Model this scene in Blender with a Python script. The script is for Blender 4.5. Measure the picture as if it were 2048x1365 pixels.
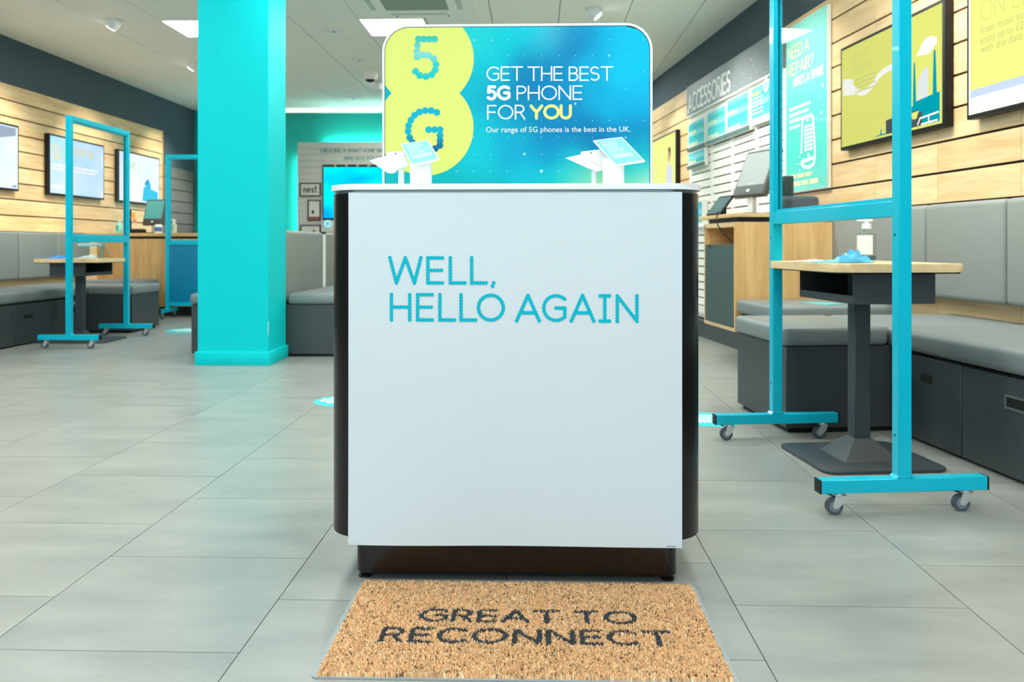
import bpy, bmesh, math, random
from mathutils import Vector, Matrix
random.seed(7)
for o in list(bpy.data.objects): bpy.data.objects.remove(o)
SC = bpy.context.scene
COL = SC.collection
PI = math.pi

# ------------------------------------------------------------------ camera
F = 1650.0; EYE = 0.8; VH = 490.0; TH = math.atan(48/1650)
cd = bpy.data.cameras.new('camera'); cam = bpy.data.objects.new('camera', cd); COL.objects.link(cam)
cam.location = (0, 0, EYE); cam.rotation_euler = (PI/2, 0, TH)
cd.sensor_width = 36; cd.lens = F/2048*36; cd.shift_y = (VH-682.5)/2048
cd.clip_start = 0.05; cd.clip_end = 100
cd.dof.use_dof = True; cd.dof.focus_distance = 1.98; cd.dof.aperture_fstop = 6.3
SC.camera = cam
# ------------------------------------------------------------------ world: daylight outside the open shop front
w = bpy.data.worlds.new('daylight'); SC.world = w; w.use_nodes = True
bg = w.node_tree.nodes['Background']; bg.inputs[0].default_value = (0.80, 0.93, 1.0, 1); bg.inputs[1].default_value = 1.05
SC.view_settings.view_transform = 'Standard'; SC.view_settings.look = 'None'
SC.view_settings.gamma = 1; SC.view_settings.use_curve_mapping = False
SC.view_settings.exposure = 0.95
SCR = 1.14/2**SC.view_settings.exposure   # screens are shown at their own brightness whatever the exposure
PANEL_E = 15.0      # ceiling light panels
SPOT_W = 70.0       # wall washing spotlights

# ------------------------------------------------------------------ helpers: colour and materials
def lin(c):
    c = c/255.0
    return c/12.92 if c <= .04045 else ((c+.055)/1.055)**2.4
def rgb(r, g, b): return (lin(r), lin(g), lin(b), 1)
MATS = {}
def mat(name, col, rough=.5, metal=0, spec=.5, noise=0, scale=20, coat=0, bump=0, emis=None, estr=0, stretch=None):
    if name in MATS: return MATS[name]
    m = bpy.data.materials.new(name); m.use_nodes = True; nt = m.node_tree; b = nt.nodes['Principled BSDF']
    c = rgb(*col)
    b.inputs['Roughness'].default_value = rough; b.inputs['Metallic'].default_value = metal
    b.inputs['Specular IOR Level'].default_value = spec; b.inputs['Coat Weight'].default_value = coat
    tc = nt.nodes.new('ShaderNodeTexCoord'); mp = nt.nodes.new('ShaderNodeMapping')
    if stretch: mp.inputs['Scale'].default_value = stretch
    nt.links.new(tc.outputs['Object'], mp.inputs[0])
    nz = nt.nodes.new('ShaderNodeTexNoise'); nz.inputs['Scale'].default_value = scale; nz.inputs['Detail'].default_value = 3
    nt.links.new(mp.outputs[0], nz.inputs['Vector'])
    a = max(noise, .02)
    r = nt.nodes.new('ShaderNodeMix'); r.data_type = 'RGBA'
    r.inputs['A'].default_value = tuple(x*(1-a) for x in c[:3])+(1,)
    r.inputs['B'].default_value = tuple(min(1, x*(1+a)) for x in c[:3])+(1,)
    nt.links.new(nz.outputs['Fac'], r.inputs['Factor']); nt.links.new(r.outputs['Result'], b.inputs['Base Color'])
    if bump:
        bp = nt.nodes.new('ShaderNodeBump'); bp.inputs['Strength'].default_value = bump; bp.inputs['Distance'].default_value = .002
        nt.links.new(nz.outputs['Fac'], bp.inputs['Height']); nt.links.new(bp.outputs[0], b.inputs['Normal'])
    if emis:
        b.inputs['Emission Color'].default_value = rgb(*emis); b.inputs['Emission Strength'].default_value = estr
    MATS[name] = m
    return m
def wood(name, c1, c2, axis, rough=.42):
    """oak veneer, grain running along the given object axis"""
    m = bpy.data.materials.new(name); m.use_nodes = True; nt = m.node_tree; b = nt.nodes['Principled BSDF']
    b.inputs['Roughness'].default_value = rough
    tc = nt.nodes.new('ShaderNodeTexCoord'); mp = nt.nodes.new('ShaderNodeMapping')
    sc = [22, 22, 22]; sc[axis] = 1.6; mp.inputs['Scale'].default_value = sc
    oi = nt.nodes.new('ShaderNodeObjectInfo'); cx = nt.nodes.new('ShaderNodeVectorMath'); cx.operation = 'MULTIPLY_ADD'
    cx.inputs[1].default_value = (1, 1, 1)
    sc3 = nt.nodes.new('ShaderNodeVectorMath'); sc3.operation = 'SCALE'; sc3.inputs[0].default_value = (9, 7, 5)
    nt.links.new(oi.outputs['Random'], sc3.inputs['Scale'])
    nt.links.new(tc.outputs['Object'], cx.inputs[0]); nt.links.new(sc3.outputs[0], cx.inputs[2])
    nt.links.new(cx.outputs[0], mp.inputs[0])
    n1 = nt.nodes.new('ShaderNodeTexNoise'); n1.inputs['Scale'].default_value = 1.0; n1.inputs['Detail'].default_value = 6; n1.inputs['Distortion'].default_value = .8
    n2 = nt.nodes.new('ShaderNodeTexNoise'); n2.inputs['Scale'].default_value = 7.0; n2.inputs['Detail'].default_value = 4
    nt.links.new(mp.outputs[0], n1.inputs['Vector']); nt.links.new(mp.outputs[0], n2.inputs['Vector'])
    ad = nt.nodes.new('ShaderNodeMath'); ad.operation = 'MULTIPLY_ADD'; ad.inputs[1].default_value = .35
    nt.links.new(n2.outputs['Fac'], ad.inputs[0]); nt.links.new(n1.outputs['Fac'], ad.inputs[2])
    rp = nt.nodes.new('ShaderNodeValToRGB'); rp.color_ramp.elements[0].position = .42; rp.color_ramp.elements[1].position = .86
    rp.color_ramp.elements[0].color = rgb(*c1); rp.color_ramp.elements[1].color = rgb(*c2)
    nt.links.new(ad.outputs[0], rp.inputs[0])
    hs = nt.nodes.new('ShaderNodeHueSaturation'); mr = nt.nodes.new('ShaderNodeMapRange')
    mr.inputs['To Min'].default_value = .93; mr.inputs['To Max'].default_value = 1.06
    nt.links.new(oi.outputs['Random'], mr.inputs['Value']); nt.links.new(mr.outputs[0], hs.inputs['Value'])
    nt.links.new(rp.outputs[0], hs.inputs['Color']); nt.links.new(hs.outputs[0], b.inputs['Base Color'])
    MATS[name] = m
    return m
def emit(name, col, strength=1.0):
    if name in MATS: return MATS[name]
    m = bpy.data.materials.new(name); m.use_nodes = True; nt = m.node_tree
    for n in list(nt.nodes): nt.nodes.remove(n)
    e = nt.nodes.new('ShaderNodeEmission'); o = nt.nodes.new('ShaderNodeOutputMaterial')
    e.inputs[0].default_value = rgb(*col); e.inputs[1].default_value = strength
    nt.links.new(e.outputs[0], o.inputs[0]); MATS[name] = m
    return m
def glass(name, tint=(255, 255, 255), gloss=.9):
    m = bpy.data.materials.new(name); m.use_nodes = True; nt = m.node_tree
    for n in list(nt.nodes): nt.nodes.remove(n)
    t = nt.nodes.new('ShaderNodeBsdfTransparent'); t.inputs[0].default_value = rgb(*tint)
    g = nt.nodes.new('ShaderNodeBsdfGlossy'); g.inputs['Roughness'].default_value = .03
    g.inputs['Color'].default_value = (gloss, gloss, gloss, 1)
    lw_ = nt.nodes.new('ShaderNodeLayerWeight'); lw_.inputs['Blend'].default_value = .5     # Schlick reflectance, the same from both sides
    pw = nt.nodes.new('ShaderNodeMath'); pw.operation = 'POWER'; pw.inputs[1].default_value = 5; nt.links.new(lw_.outputs['Facing'], pw.inputs[0])
    f = nt.nodes.new('ShaderNodeMath'); f.operation = 'MULTIPLY_ADD'; f.inputs[1].default_value = .9; f.inputs[2].default_value = .035; nt.links.new(pw.outputs[0], f.inputs[0])
    mx = nt.nodes.new('ShaderNodeMixShader'); o = nt.nodes.new('ShaderNodeOutputMaterial')
    nt.links.new(f.outputs[0], mx.inputs[0]); nt.links.new(t.outputs[0], mx.inputs[1]); nt.links.new(g.outputs[0], mx.inputs[2])
    nt.links.new(mx.outputs[0], o.inputs[0]); MATS[name] = m
    return m
def gradient(name, stops, axis, lo, hi, rough=.45, noise=.0, nscale=4):
    """printed colour gradient along an object axis"""
    m = bpy.data.materials.new(name); m.use_nodes = True; nt = m.node_tree; b = nt.nodes['Principled BSDF']
    b.inputs['Roughness'].default_value = rough; b.inputs['Specular IOR Level'].default_value = .2
    tc = nt.nodes.new('ShaderNodeTexCoord'); sp = nt.nodes.new('ShaderNodeSeparateXYZ'); nt.links.new(tc.outputs['Object'], sp.inputs[0])
    mr = nt.nodes.new('ShaderNodeMapRange'); mr.inputs['From Min'].default_value = lo; mr.inputs['From Max'].default_value = hi
    nt.links.new(sp.outputs[axis], mr.inputs['Value'])
    nz = nt.nodes.new('ShaderNodeTexNoise'); nz.inputs['Scale'].default_value = nscale; nt.links.new(tc.outputs['Object'], nz.inputs['Vector'])
    ad = nt.nodes.new('ShaderNodeMath'); ad.operation = 'MULTIPLY_ADD'; ad.inputs[1].default_value = noise
    nt.links.new(nz.outputs['Fac'], ad.inputs[0]); nt.links.new(mr.outputs[0], ad.inputs[2])
    rp = nt.nodes.new('ShaderNodeValToRGB'); cr = rp.color_ramp
    while len(cr.elements) < len(stops): cr.elements.new(.5)
    for e, (p, c) in zip(cr.elements, stops): e.position = p; e.color = rgb(*c)
    nt.links.new(ad.outputs[0], rp.inputs[0]); nt.links.new(rp.outputs[0], b.inputs['Base Color'])
    MATS[name] = m
    return m

TEAL = mat('teal_paint', (0, 204, 210), .55, spec=.15, noise=.02, scale=6)
TEALW = mat('teal_wall_paint', (0, 170, 160), .6, noise=.03, scale=2)
FRAME = mat('cyan_powder_coat', (0, 184, 210), .3, spec=.3, noise=.03, scale=5, coat=.15)
BLUEP = mat('blue_screen_panel', (0, 128, 168), .35, noise=.03, scale=3)
SLATE = mat('slate_wall_paint', (66, 82, 94), .75, noise=.04, scale=3)
DARK = mat('charcoal_laminate', (58, 64, 67), .42, noise=.06, scale=30)
DARKER = mat('black_gap', (10, 11, 12), .7)
BLACK = mat('black_plastic', (13, 14, 15), .5, spec=.35, noise=.1)
BODYB = mat('black_brown_gloss', (19, 15, 14), .22, noise=.2, scale=60, stretch=(1, 1, .05))
LEATH = mat('grey_leatherette', (122, 130, 131), .42, noise=.05, scale=9, bump=.08)
LEATHB = mat('grey_leatherette_back', (128, 133, 130), .5, noise=.05, scale=7, bump=.08)
WHITE = mat('white_laminate', (236, 238, 238), .4, noise=.01)
PAPER = mat('white_poster_sheet', (207, 217, 222), .32, noise=.012, scale=3)
GREYT = mat('grey_trim', (120, 140, 142), .3, metal=.5)
CHROME = mat('zinc_plate', (214, 218, 218), .3, metal=.65, noise=.05)
RUBBER = mat('grey_rubber', (72, 82, 90), .6)
DGREEN = mat('dark_green_laminate', (62, 82, 82), .45, noise=.05)
PLATE = mat('dark_steel', (60, 68, 72), .4, metal=.2, noise=.08, scale=12)
CEILT = mat('ceiling_tile', (240, 244, 238), .85, noise=.02, scale=40)
CYANP = mat('cyan_print', (0, 180, 198), .55, spec=.12)
WHITEP = mat('white_print', (240, 248, 248), .5)
YELP = mat('yellow_print', (228, 238, 130), .5)
LIMEP = mat('lime_print', (216, 225, 110), .5, noise=.03, scale=6)
INK = mat('dark_ink', (52, 58, 62), .6)
GREYB = mat('grey_board', (196, 196, 192), .7, noise=.03, scale=10, stretch=(1, 1, 14))
OAKH = wood('oak_planks', (204, 168, 118), (232, 203, 158), 1)
OAKV = wood('oak_veneer_upright', (198, 152, 92), (228, 190, 132), 2)
OAKT = wood('oak_top', (222, 186, 132), (240, 212, 164), 1, .35)
OAKX = wood('oak_edge', (206, 164, 104), (232, 196, 140), 0, .35)
GLASS = glass('clear_acrylic', gloss=.28)

# ------------------------------------------------------------------ helpers: geometry
def box(bm, x0, x1, y0, y1, z0, z1):
    v = [bm.verts.new(p) for p in ((x0,y0,z0),(x1,y0,z0),(x1,y1,z0),(x0,y1,z0),(x0,y0,z1),(x1,y0,z1),(x1,y1,z1),(x0,y1,z1))]
    for f in ((3,2,1,0),(4,5,6,7),(0,1,5,4),(1,2,6,5),(2,3,7,6),(3,0,4,7)): bm.faces.new([v[i] for i in f])
    return v
def BX(x0, x1, y0, y1, z0, z1, bev=0, seg=2):
    bm = bmesh.new(); box(bm, x0, x1, y0, y1, z0, z1)
    if bev: bmesh.ops.bevel(bm, geom=bm.edges[:], offset=bev, segments=seg, profile=.5, affect='EDGES')
    return bm
def prism(bm, pts, z0, z1):
    a = [bm.verts.new((x, y, z0)) for x, y in pts]; b = [bm.verts.new((x, y, z1)) for x, y in pts]
    n = len(pts); bm.faces.new(a[::-1]); bm.faces.new(b)
    for i in range(n): bm.faces.new((a[i], a[(i+1) % n], b[(i+1) % n], b[i]))
def rrect(x0, x1, y0, y1, r, n=8, corners=(1, 1, 1, 1)):
    P = []
    for (cx, cy, a, on) in ((x1-r, y0+r, -PI/2, corners[0]), (x1-r, y1-r, 0, corners[1]), (x0+r, y1-r, PI/2, corners[2]), (x0+r, y0+r, PI, corners[3])):
        if on:
            for i in range(n+1): t = a+PI/2*i/n; P.append((cx+r*math.cos(t), cy+r*math.sin(t)))
        else:
            P.append((cx+(r if cx > (x0+x1)/2 else -r), cy+(r if cy > (y0+y1)/2 else -r)))
    return P
def PR(pts, z0, z1, bev=0, seg=2):
    bm = bmesh.new(); prism(bm, pts, z0, z1)
    if bev:
        es = [e for e in bm.edges if abs(e.verts[0].co.z-e.verts[1].co.z) < 1e-6]
        bmesh.ops.bevel(bm, geom=es, offset=bev, segments=seg, profile=.5, affect='EDGES')
    return bm
def cyl(bm, p0, p1, r0, r1=None, n=16, cap=True):
    p0 = Vector(p0); p1 = Vector(p1); r1 = r0 if r1 is None else r1
    d = (p1-p0).normalized(); q = d.to_track_quat('Z', 'Y')
    A = []; B = []
    for i in range(n):
        t = 2*PI*i/n; o = q @ Vector((math.cos(t), math.sin(t), 0)); A.append(bm.verts.new(p0+o*r0)); B.append(bm.verts.new(p1+o*r1))
    for i in range(n): bm.faces.new((A[i], A[(i+1) % n], B[(i+1) % n], B[i]))
    if cap: bm.faces.new(A[::-1]); bm.faces.new(B)
def CY(p0, p1, r0, r1=None, n=16):
    bm = bmesh.new(); cyl(bm, p0, p1, r0, r1, n); return bm
def lathe(prof, n=24):
    bm = bmesh.new(); rings = []
    for r, z in prof: rings.append([bm.verts.new((r*math.cos(2*PI*i/n), r*math.sin(2*PI*i/n), z)) for i in range(n)])
    for a, b in zip(rings, rings[1:]):
        for i in range(n): bm.faces.new((a[i], a[(i+1) % n], b[(i+1) % n], b[i]))
    bm.faces.new(rings[0][::-1]); bm.faces.new(rings[-1])
    return bm
def tube(path, r, n=8):
    bm = bmesh.new(); rings = []
    P = [Vector(p) for p in path]
    for i, p in enumerate(P):
        d = (P[min(i+1, len(P)-1)]-P[max(i-1, 0)]).normalized(); q = d.to_track_quat('Z', 'Y')
        rings.append([bm.verts.new(p+q @ Vector((r*math.cos(2*PI*k/n), r*math.sin(2*PI*k/n), 0))) for k in range(n)])
    for a, b in zip(rings, rings[1:]):
        for k in range(n): bm.faces.new((a[k], a[(k+1) % n], b[(k+1) % n], b[k]))
    bm.faces.new(rings[0][::-1]); bm.faces.new(rings[-1])
    return bm
def mesh(name, bm, m, smooth=True):
    bmesh.ops.recalc_face_normals(bm, faces=bm.faces[:])
    me = bpy.data.meshes.new(name); bm.to_mesh(me); bm.free()
    if smooth and len(me.polygons):
        me.polygons.foreach_set('use_smooth', [True]*len(me.polygons)); me.set_sharp_from_angle(angle=math.radians(38))
    for k in (m if isinstance(m, (list, tuple)) else [m]): me.materials.append(k)
    return me
def ob(name, bm, m, parent=None, loc=(0, 0, 0), rot=(0, 0, 0), label=None, smooth=True):
    o = bpy.data.objects.new(name, mesh(name, bm, m, smooth)); COL.objects.link(o)
    o.parent = parent; o.location = loc; o.rotation_euler = rot
    if label: o['label'] = label
    return o
def inst(name, me, parent=None, loc=(0, 0, 0), rot=(0, 0, 0)):
    o = bpy.data.objects.new(name, me); COL.objects.link(o); o.parent = parent; o.location = loc; o.rotation_euler = rot
    return o
def tag(o, label, cat, group=None, kind=None):
    o['label'] = label; o['category'] = cat
    if group: o['group'] = group
    if kind: o['kind'] = kind
    return o
def thing(name, label, cat, loc=(0, 0, 0), rz=0, group=None):
    o = bpy.data.objects.new(name, None); COL.objects.link(o); o.location = loc; o.rotation_euler = (0, 0, rz); o.empty_display_size = .1
    return tag(o, label, cat, group)
def copy_tree(o, parent=None):
    c = o.copy(); COL.objects.link(c); c.parent = parent
    for ch in list(o.children): copy_tree(ch, c)
    return c
# right hand wall runs at a slight angle: t metres out from it into the shop, s metres along it
RA = math.radians(6.46)
def R(t, s, z=0): return (2.275-t*math.cos(RA)-s*math.sin(RA), 3.0-t*math.sin(RA)+s*math.cos(RA), z)
RFACE = RA-PI/2     # things on the right wall look into the shop
LFACE = PI/2
LX = -5.15          # left wall
CEIL = EYE+2.03
YB = 12.3           # back wall
def at(u, v, Y):
    """point of the depth plane Y seen at a photo pixel"""
    k = (u-1024)/F; rx = k*math.cos(TH)-math.sin(TH); ry = k*math.sin(TH)+math.cos(TH); D = Y/ry
    return (rx*D, Y, EYE-(v-VH)*D/F)

# ------------------------------------------------------------------ lettering: single stroke capitals
def arc(cx, cy, rx, ry, a0, a1, n=14):
    return [(cx+rx*math.cos(math.radians(a0+(a1-a0)*i/n)), cy+ry*math.sin(math.radians(a0+(a1-a0)*i/n))) for i in range(n+1)]
GL = {
 'A': (.88, [[(0, 0), (.44, 1), (.88, 0)], [(.14, .31), (.74, .31)]]),
 'B': (.6, [[(0, 0), (0, 1), (.3, 1)]+arc(.3, .76, .25, .24, 90, -90)+[(0, .52)], [(.3, .52)]+arc(.33, .26, .27, .26, 90, -90)+[(0, 0)]]),
 'C': (.82, [arc(.5, .5, .5, .5, 50, 310, 20)]),
 'D': (.8, [[(0, 0), (0, 1), (.3, 1)]+arc(.3, .5, .5, .5, 90, -90, 18)+[(0, 0)]]),
 'E': (.58, [[(.58, 1), (0, 1), (0, 0), (.58, 0)], [(0, .5), (.54, .5)]]),
 'F': (.56, [[(.56, 1), (0, 1), (0, 0)], [(0, .5), (.5, .5)]]),
 'G': (.87, [arc(.5, .5, .5, .5, 48, 318, 22)+[(.86, .17), (.86, .5), (.5, .5)]]),
 'H': (.73, [[(0, 0), (0, 1)], [(.73, 0), (.73, 1)], [(0, .5), (.73, .5)]]),
 'I': (.0, [[(0, 0), (0, 1)]]),
 'K': (.62, [[(0, 0), (0, 1)], [(.6, 1), (0, .42)], [(.2, .6), (.62, 0)]]),
 'L': (.57, [[(0, 1), (0, 0), (.57, 0)]]),
 'M': (.86, [[(0, 0), (0, 1), (.43, .35), (.86, 1), (.86, 0)]]),
 'N': (.77, [[(0, 0), (0, 1), (.77, 0), (.77, 1)]]),
 'O': (1.0, [arc(.5, .5, .5, .5, 90, 450, 28)]),
 'P': (.58, [[(0, 0), (0, 1), (.3, 1)]+arc(.3, .74, .28, .26, 90, -90)+[(0, .48)]]),
 'R': (.62, [[(0, 0), (0, 1), (.3, 1)]+arc(.3, .74, .28, .26, 90, -90)+[(0, .48)], [(.32, .48), (.62, 0)]]),
 'S': (.6, [arc(.3, .75, .28, .25, 40, 250, 14)+arc(.3, .26, .3, .26, 80, -140, 14)]),
 'T': (.8, [[(0, 1), (.8, 1)], [(.4, 1), (.4, 0)]]),
 'U': (.68, [[(0, 1), (0, .34)]+arc(.34, .34, .34, .34, 180, 360)+[(.68, 1)]]),
 'V': (.8, [[(0, 1), (.4, 0), (.8, 1)]]),
 'W': (1.24, [[(0, 1), (.26, 0), (.62, 1), (.98, 0), (1.24, 1)]]),
 'Y': (.8, [[(0, 1), (.4, .48), (.8, 1)], [(.4, .48), (.4, 0)]]),
 '5': (.6, [[(.56, 1), (.1, 1), (.06, .55)]+arc(.28, .32, .32, .32, 115, -140, 18)]),
 '?': (.5, [arc(.25, .75, .25, .25, 170, -60, 12)+[(.25, .4), (.25, .25)], [(.25, .02), (.25, .0)]]),
 "'": (.05, [[(.05, 1), (0, .85)]]),
 '.': (.0, [[(0, 0), (0, .01)]]),
 ',': (.04, [[(.04, .02), (0, -.1)]]),
 'n': (.5, [[(0, 0), (0, .62)], [(0, .38)]+arc(.25, .37, .25, .25, 180, 0)+[(.5, 0)]]),
 'e': (.56, [[(.02, .33), (.56, .33)]+arc(.28, .31, .28, .31, 5, 310, 18)]),
 's': (.4, [arc(.2, .46, .18, .16, 40, 250, 10)+arc(.2, .16, .2, .16, 80, -140, 10)]),
 't': (.4, [[(.14, .95), (.14, .1), (.3, 0), (.4, .03)], [(0, .62), (.36, .62)]]),
}
def layout(text, gap=.3, space=.45):
    x = 0; L = []
    for ch in text:
        if ch == ' ': x += space; continue
        wd, st = GL[ch]
        for s in st: L.append([(x+a, b) for a, b in s])
        x += wd+gap
    return L, x-gap
def disc(bm, x, z, r, y=0, n=10):
    bm.faces.new([bm.verts.new((x+r*math.cos(2*PI*i/n), y, z+r*math.sin(2*PI*i/n))) for i in range(n)])
def quadseg(bm, a, b, r, y=0):
    a = Vector(a); b = Vector(b); d = b-a
    if d.length < 1e-9: return
    p = Vector((-d.y, d.x)).normalized()*r
    bm.faces.new([bm.verts.new((q.x, y, q.y)) for q in (a+p, a-p, b-p, b+p)])
def dots_on(line, sp):
    out = []
    seg = [(Vector(a), Vector(b)) for a, b in zip(line, line[1:])]
    # corners of straight strokes keep a dot; curved runs are walked as one
    runs = []; cur = [Vector(line[0])]
    for i in range(1, len(line)):
        cur.append(Vector(line[i]))
        if i < len(line)-1:
            d0 = (Vector(line[i])-Vector(line[i-1])); d1 = (Vector(line[i+1])-Vector(line[i]))
            if d0.length > 1e-9 and d1.length > 1e-9 and d0.angle(d1) > .7: runs.append(cur); cur = [Vector(line[i])]
    runs.append(cur)
    for run in runs:
        tot = sum((b-a).length for a, b in zip(run, run[1:])); n = max(1, round(tot/sp))
        for k in range(n+1):
            t = tot*k/n; acc = 0; p = run[-1]
            for a, b in zip(run, run[1:]):
                l = (b-a).length
                if acc+l >= t-1e-9: p = a+(b-a)*((t-acc)/l if l else 0); break
                acc += l
            out.append(p)
    return out
def draw(lines, r, dots=False, sp=None, y=0):
    bm = bmesh.new(); e = 2e-6      # each piece a hair in front of the last, so that no two faces share a plane
    for ln in lines:
        if dots:
            for p in dots_on(ln, sp or r*1.62): disc(bm, p.x, p.y, r, y); y -= e
        else:
            for a, b in zip(ln, ln[1:]): quadseg(bm, a, b, r, y); y -= e
            for p in ln: disc(bm, p[0], p[1], r, y, 8); y -= e
    return bm
def text_lines(text, x0, x1, z0, h, gap=.3, space=.45):
    L, wd = layout(text, gap, space); kx = (x1-x0)/wd
    return [[(x0+a*kx, z0+b*h) for a, b in s] for s in L]
def letters(name, text, x0, x1, z0, h, r, m, parent, y, dots=False, gap=.3, space=.45, sp=None, loc=(0, 0, 0), rot=(0, 0, 0)):
    L, wd = layout(text, gap, space); kx = (x1-x0)/wd; x = 0
    for word in text.split(' '):
        Lw, ww = layout(word, gap, space)
        ob(name, draw([[(x0+(x+a)*kx, z0+b*h) for a, b in s] for s in Lw], r, dots, sp, y), m, parent, loc, rot, smooth=False)
        x += ww+gap+space
def bars(name, rows, m, parent, y, loc=(0, 0, 0), rot=(0, 0, 0), seed=1, dash=True):
    """rows of small print too fine to read: (x0, x1, z, height)"""
    rnd = random.Random(seed); bm = bmesh.new()
    for x0, x1, z, h in rows:
        x = x0
        while x < x1:
            l = min(x1-x, h*rnd.uniform(1.5, 4.5)) if dash else x1-x
            quadseg(bm, (x, z), (x+l, z), h/2, y); x += l+h*.6
    o = ob(name, bm, m, parent, loc, rot, smooth=False); o['kind'] = 'stuff'
    return o
def poly(bm, pts, y=0):
    bm.faces.new([bm.verts.new((a, y, b)) for a, b in pts])

# ================================================================== SETTING
# ---- floor: staggered square vinyl tiles
XT0, PX = -.07, .511; YT0, PY = 1.6, .4865
def floor_mat():
    m = bpy.data.materials.new('vinyl_tile'); m.use_nodes = True; nt = m.node_tree; b = nt.nodes['Principled BSDF']
    tc = nt.nodes.new('ShaderNodeTexCoord'); oi = nt.nodes.new('ShaderNodeObjectInfo')
    sc3 = nt.nodes.new('ShaderNodeVectorMath'); sc3.operation = 'SCALE'; sc3.inputs[0].default_value = (13, 17, 0)
    nt.links.new(oi.outputs['Random'], sc3.inputs['Scale'])
    ad = nt.nodes.new('ShaderNodeVectorMath'); nt.links.new(tc.outputs['Object'], ad.inputs[0]); nt.links.new(sc3.outputs[0], ad.inputs[1])
    mp = nt.nodes.new('ShaderNodeMapping'); mp.inputs['Scale'].default_value = (1, 2.6, 1); nt.links.new(ad.outputs[0], mp.inputs[0])
    n1 = nt.nodes.new('ShaderNodeTexNoise'); n1.inputs['Scale'].default_value = 2.6; n1.inputs['Detail'].default_value = 7; n1.inputs['Roughness'].default_value = .62
    n2 = nt.nodes.new('ShaderNodeTexNoise'); n2.inputs['Scale'].default_value = 90; n2.inputs['Detail'].default_value = 3
    nt.links.new(mp.outputs[0], n1.inputs['Vector']); nt.links.new(mp.outputs[0], n2.inputs['Vector'])
    m2 = nt.nodes.new('ShaderNodeMath'); m2.operation = 'MULTIPLY_ADD'; m2.inputs[1].default_value = .16
    nt.links.new(n2.outputs['Fac'], m2.inputs[0]); nt.links.new(n1.outputs['Fac'], m2.inputs[2])
    rp = nt.nodes.new('ShaderNodeValToRGB'); rp.color_ramp.elements[0].position = .36; rp.color_ramp.elements[1].position = .8
    rp.color_ramp.elements[0].color = rgb(132, 135, 131); rp.color_ramp.elements[1].color = rgb(159, 161, 155)
    nt.links.new(m2.outputs[0], rp.inputs[0]); nt.links.new(rp.outputs[0], b.inputs['Base Color'])
    rr = nt.nodes.new('ShaderNodeMapRange'); rr.inputs['To Min'].default_value = .27; rr.inputs['To Max'].default_value = .36
    nt.links.new(n1.outputs['Fac'], rr.inputs['Value']); nt.links.new(rr.outputs[0], b.inputs['Roughness'])
    b.inputs['Specular IOR Level'].default_value = .5
    return m
VINYL = floor_mat()
floor = ob('floor', BX(-6.2, 3.6, -6, YB+.3, -.1, -.004), mat('tile_joint', (76, 78, 76), .8))
tag(floor, 'grey stone-look vinyl floor of staggered square tiles', 'floor', kind='structure')
tiles = []
g = .0011
for i in range(-11, 6):
    x0 = XT0+i*PX
    for j in range(-16, 24):
        y0 = YT0+(0 if i % 2 else PY/2)+j*PY
        y0 = YT0+(0 if (i % 2 == 0) else PY/2)+j*PY if True else y0
        if y0+PY < -5.9 or y0 > YB: continue
        X0, X1, Y0, Y1 = max(x0, -5.2)+g, min(x0+PX, 2.75)-g, y0+g, min(y0+PY, YB+.1)-g
        if X1-X0 < .02 or Y1-Y0 < .02: continue
        vis = Y1 > 1.25 and abs((x0+PX/2)) < .75*Y1+.6
        tiles.append((X0, X1, Y0, Y1, vis))
cand = sorted([t for t in tiles if t[4]], key=lambda t: t[2])
single = set(cand[:290]); cache = {}
rest = bmesh.new()
for t in tiles:
    X0, X1, Y0, Y1, vis = t
    if t in single:
        k = (round(X1-X0, 4), round(Y1-Y0, 4))
        if k not in cache: cache[k] = mesh('tile', BX(-k[0]/2, k[0]/2, -k[1]/2, k[1]/2, -.004, 0), VINYL, False)
        inst('tile', cache[k], floor, ((X0+X1)/2, (Y0+Y1)/2, 0))
    else: box(rest, X0, X1, Y0, Y1, -.004, 0)
o = ob('tile_field', rest, VINYL, floor, smooth=False); o['kind'] = 'stuff'

# ---- ceiling: 600 mm tiles
GX0, GY0, GP = -.396, 7.36, .6
ceil = ob('ceiling', BX(-6.2, 3.6, -1.9, YB+.3, CEIL+.02, CEIL+.15), mat('ceiling_grid', (92, 98, 92), .8))
tag(ceil, 'pale suspended ceiling of square tiles', 'ceiling', kind='structure')
LIGHTS = [(-1.302, 7.66), (-3.102, 7.66), (-1.302, 10.06), (.498, 10.06), (-1.302, 5.26), (-3.102, 5.26), (.498, 5.26),
          (-1.302, 2.86), (-3.102, 2.86), (.498, 2.86), (1.698, 4.06), (1.698, 1.66), (-4.302, 4.06), (-1.302, .46), (.498, .46), (-3.102, .46)]  # of the two rightmost panels, the nearer is added to brighten the floor
cm = mesh('ceiling_tile', BX(-.2962, .2962, -.2988, .2988, 0, .02), CEILT, False)
rest = bmesh.new()
for i in range(-9, 6):
    for j in range(-16, 9):
        cx, cy = GX0+(i+.5)*GP, GY0+(j+.5)*GP
        if cx < LX-.35 or cx > 2.6 or cy > YB+.3 or cy < -1.6: continue
        if any(abs(cx-a) < .1 and abs(cy-b) < .1 for a, b in LIGHTS): continue
        if cy > 6.0: inst('ceiling_tile', cm, ceil, (cx, cy, CEIL))
        else: box(rest, cx-.2985, cx+.2985, cy-.2992, cy+.2992, CEIL, CEIL+.02)
o = ob('tile_field', rest, CEILT, ceil, smooth=False); o['kind'] = 'stuff'

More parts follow.
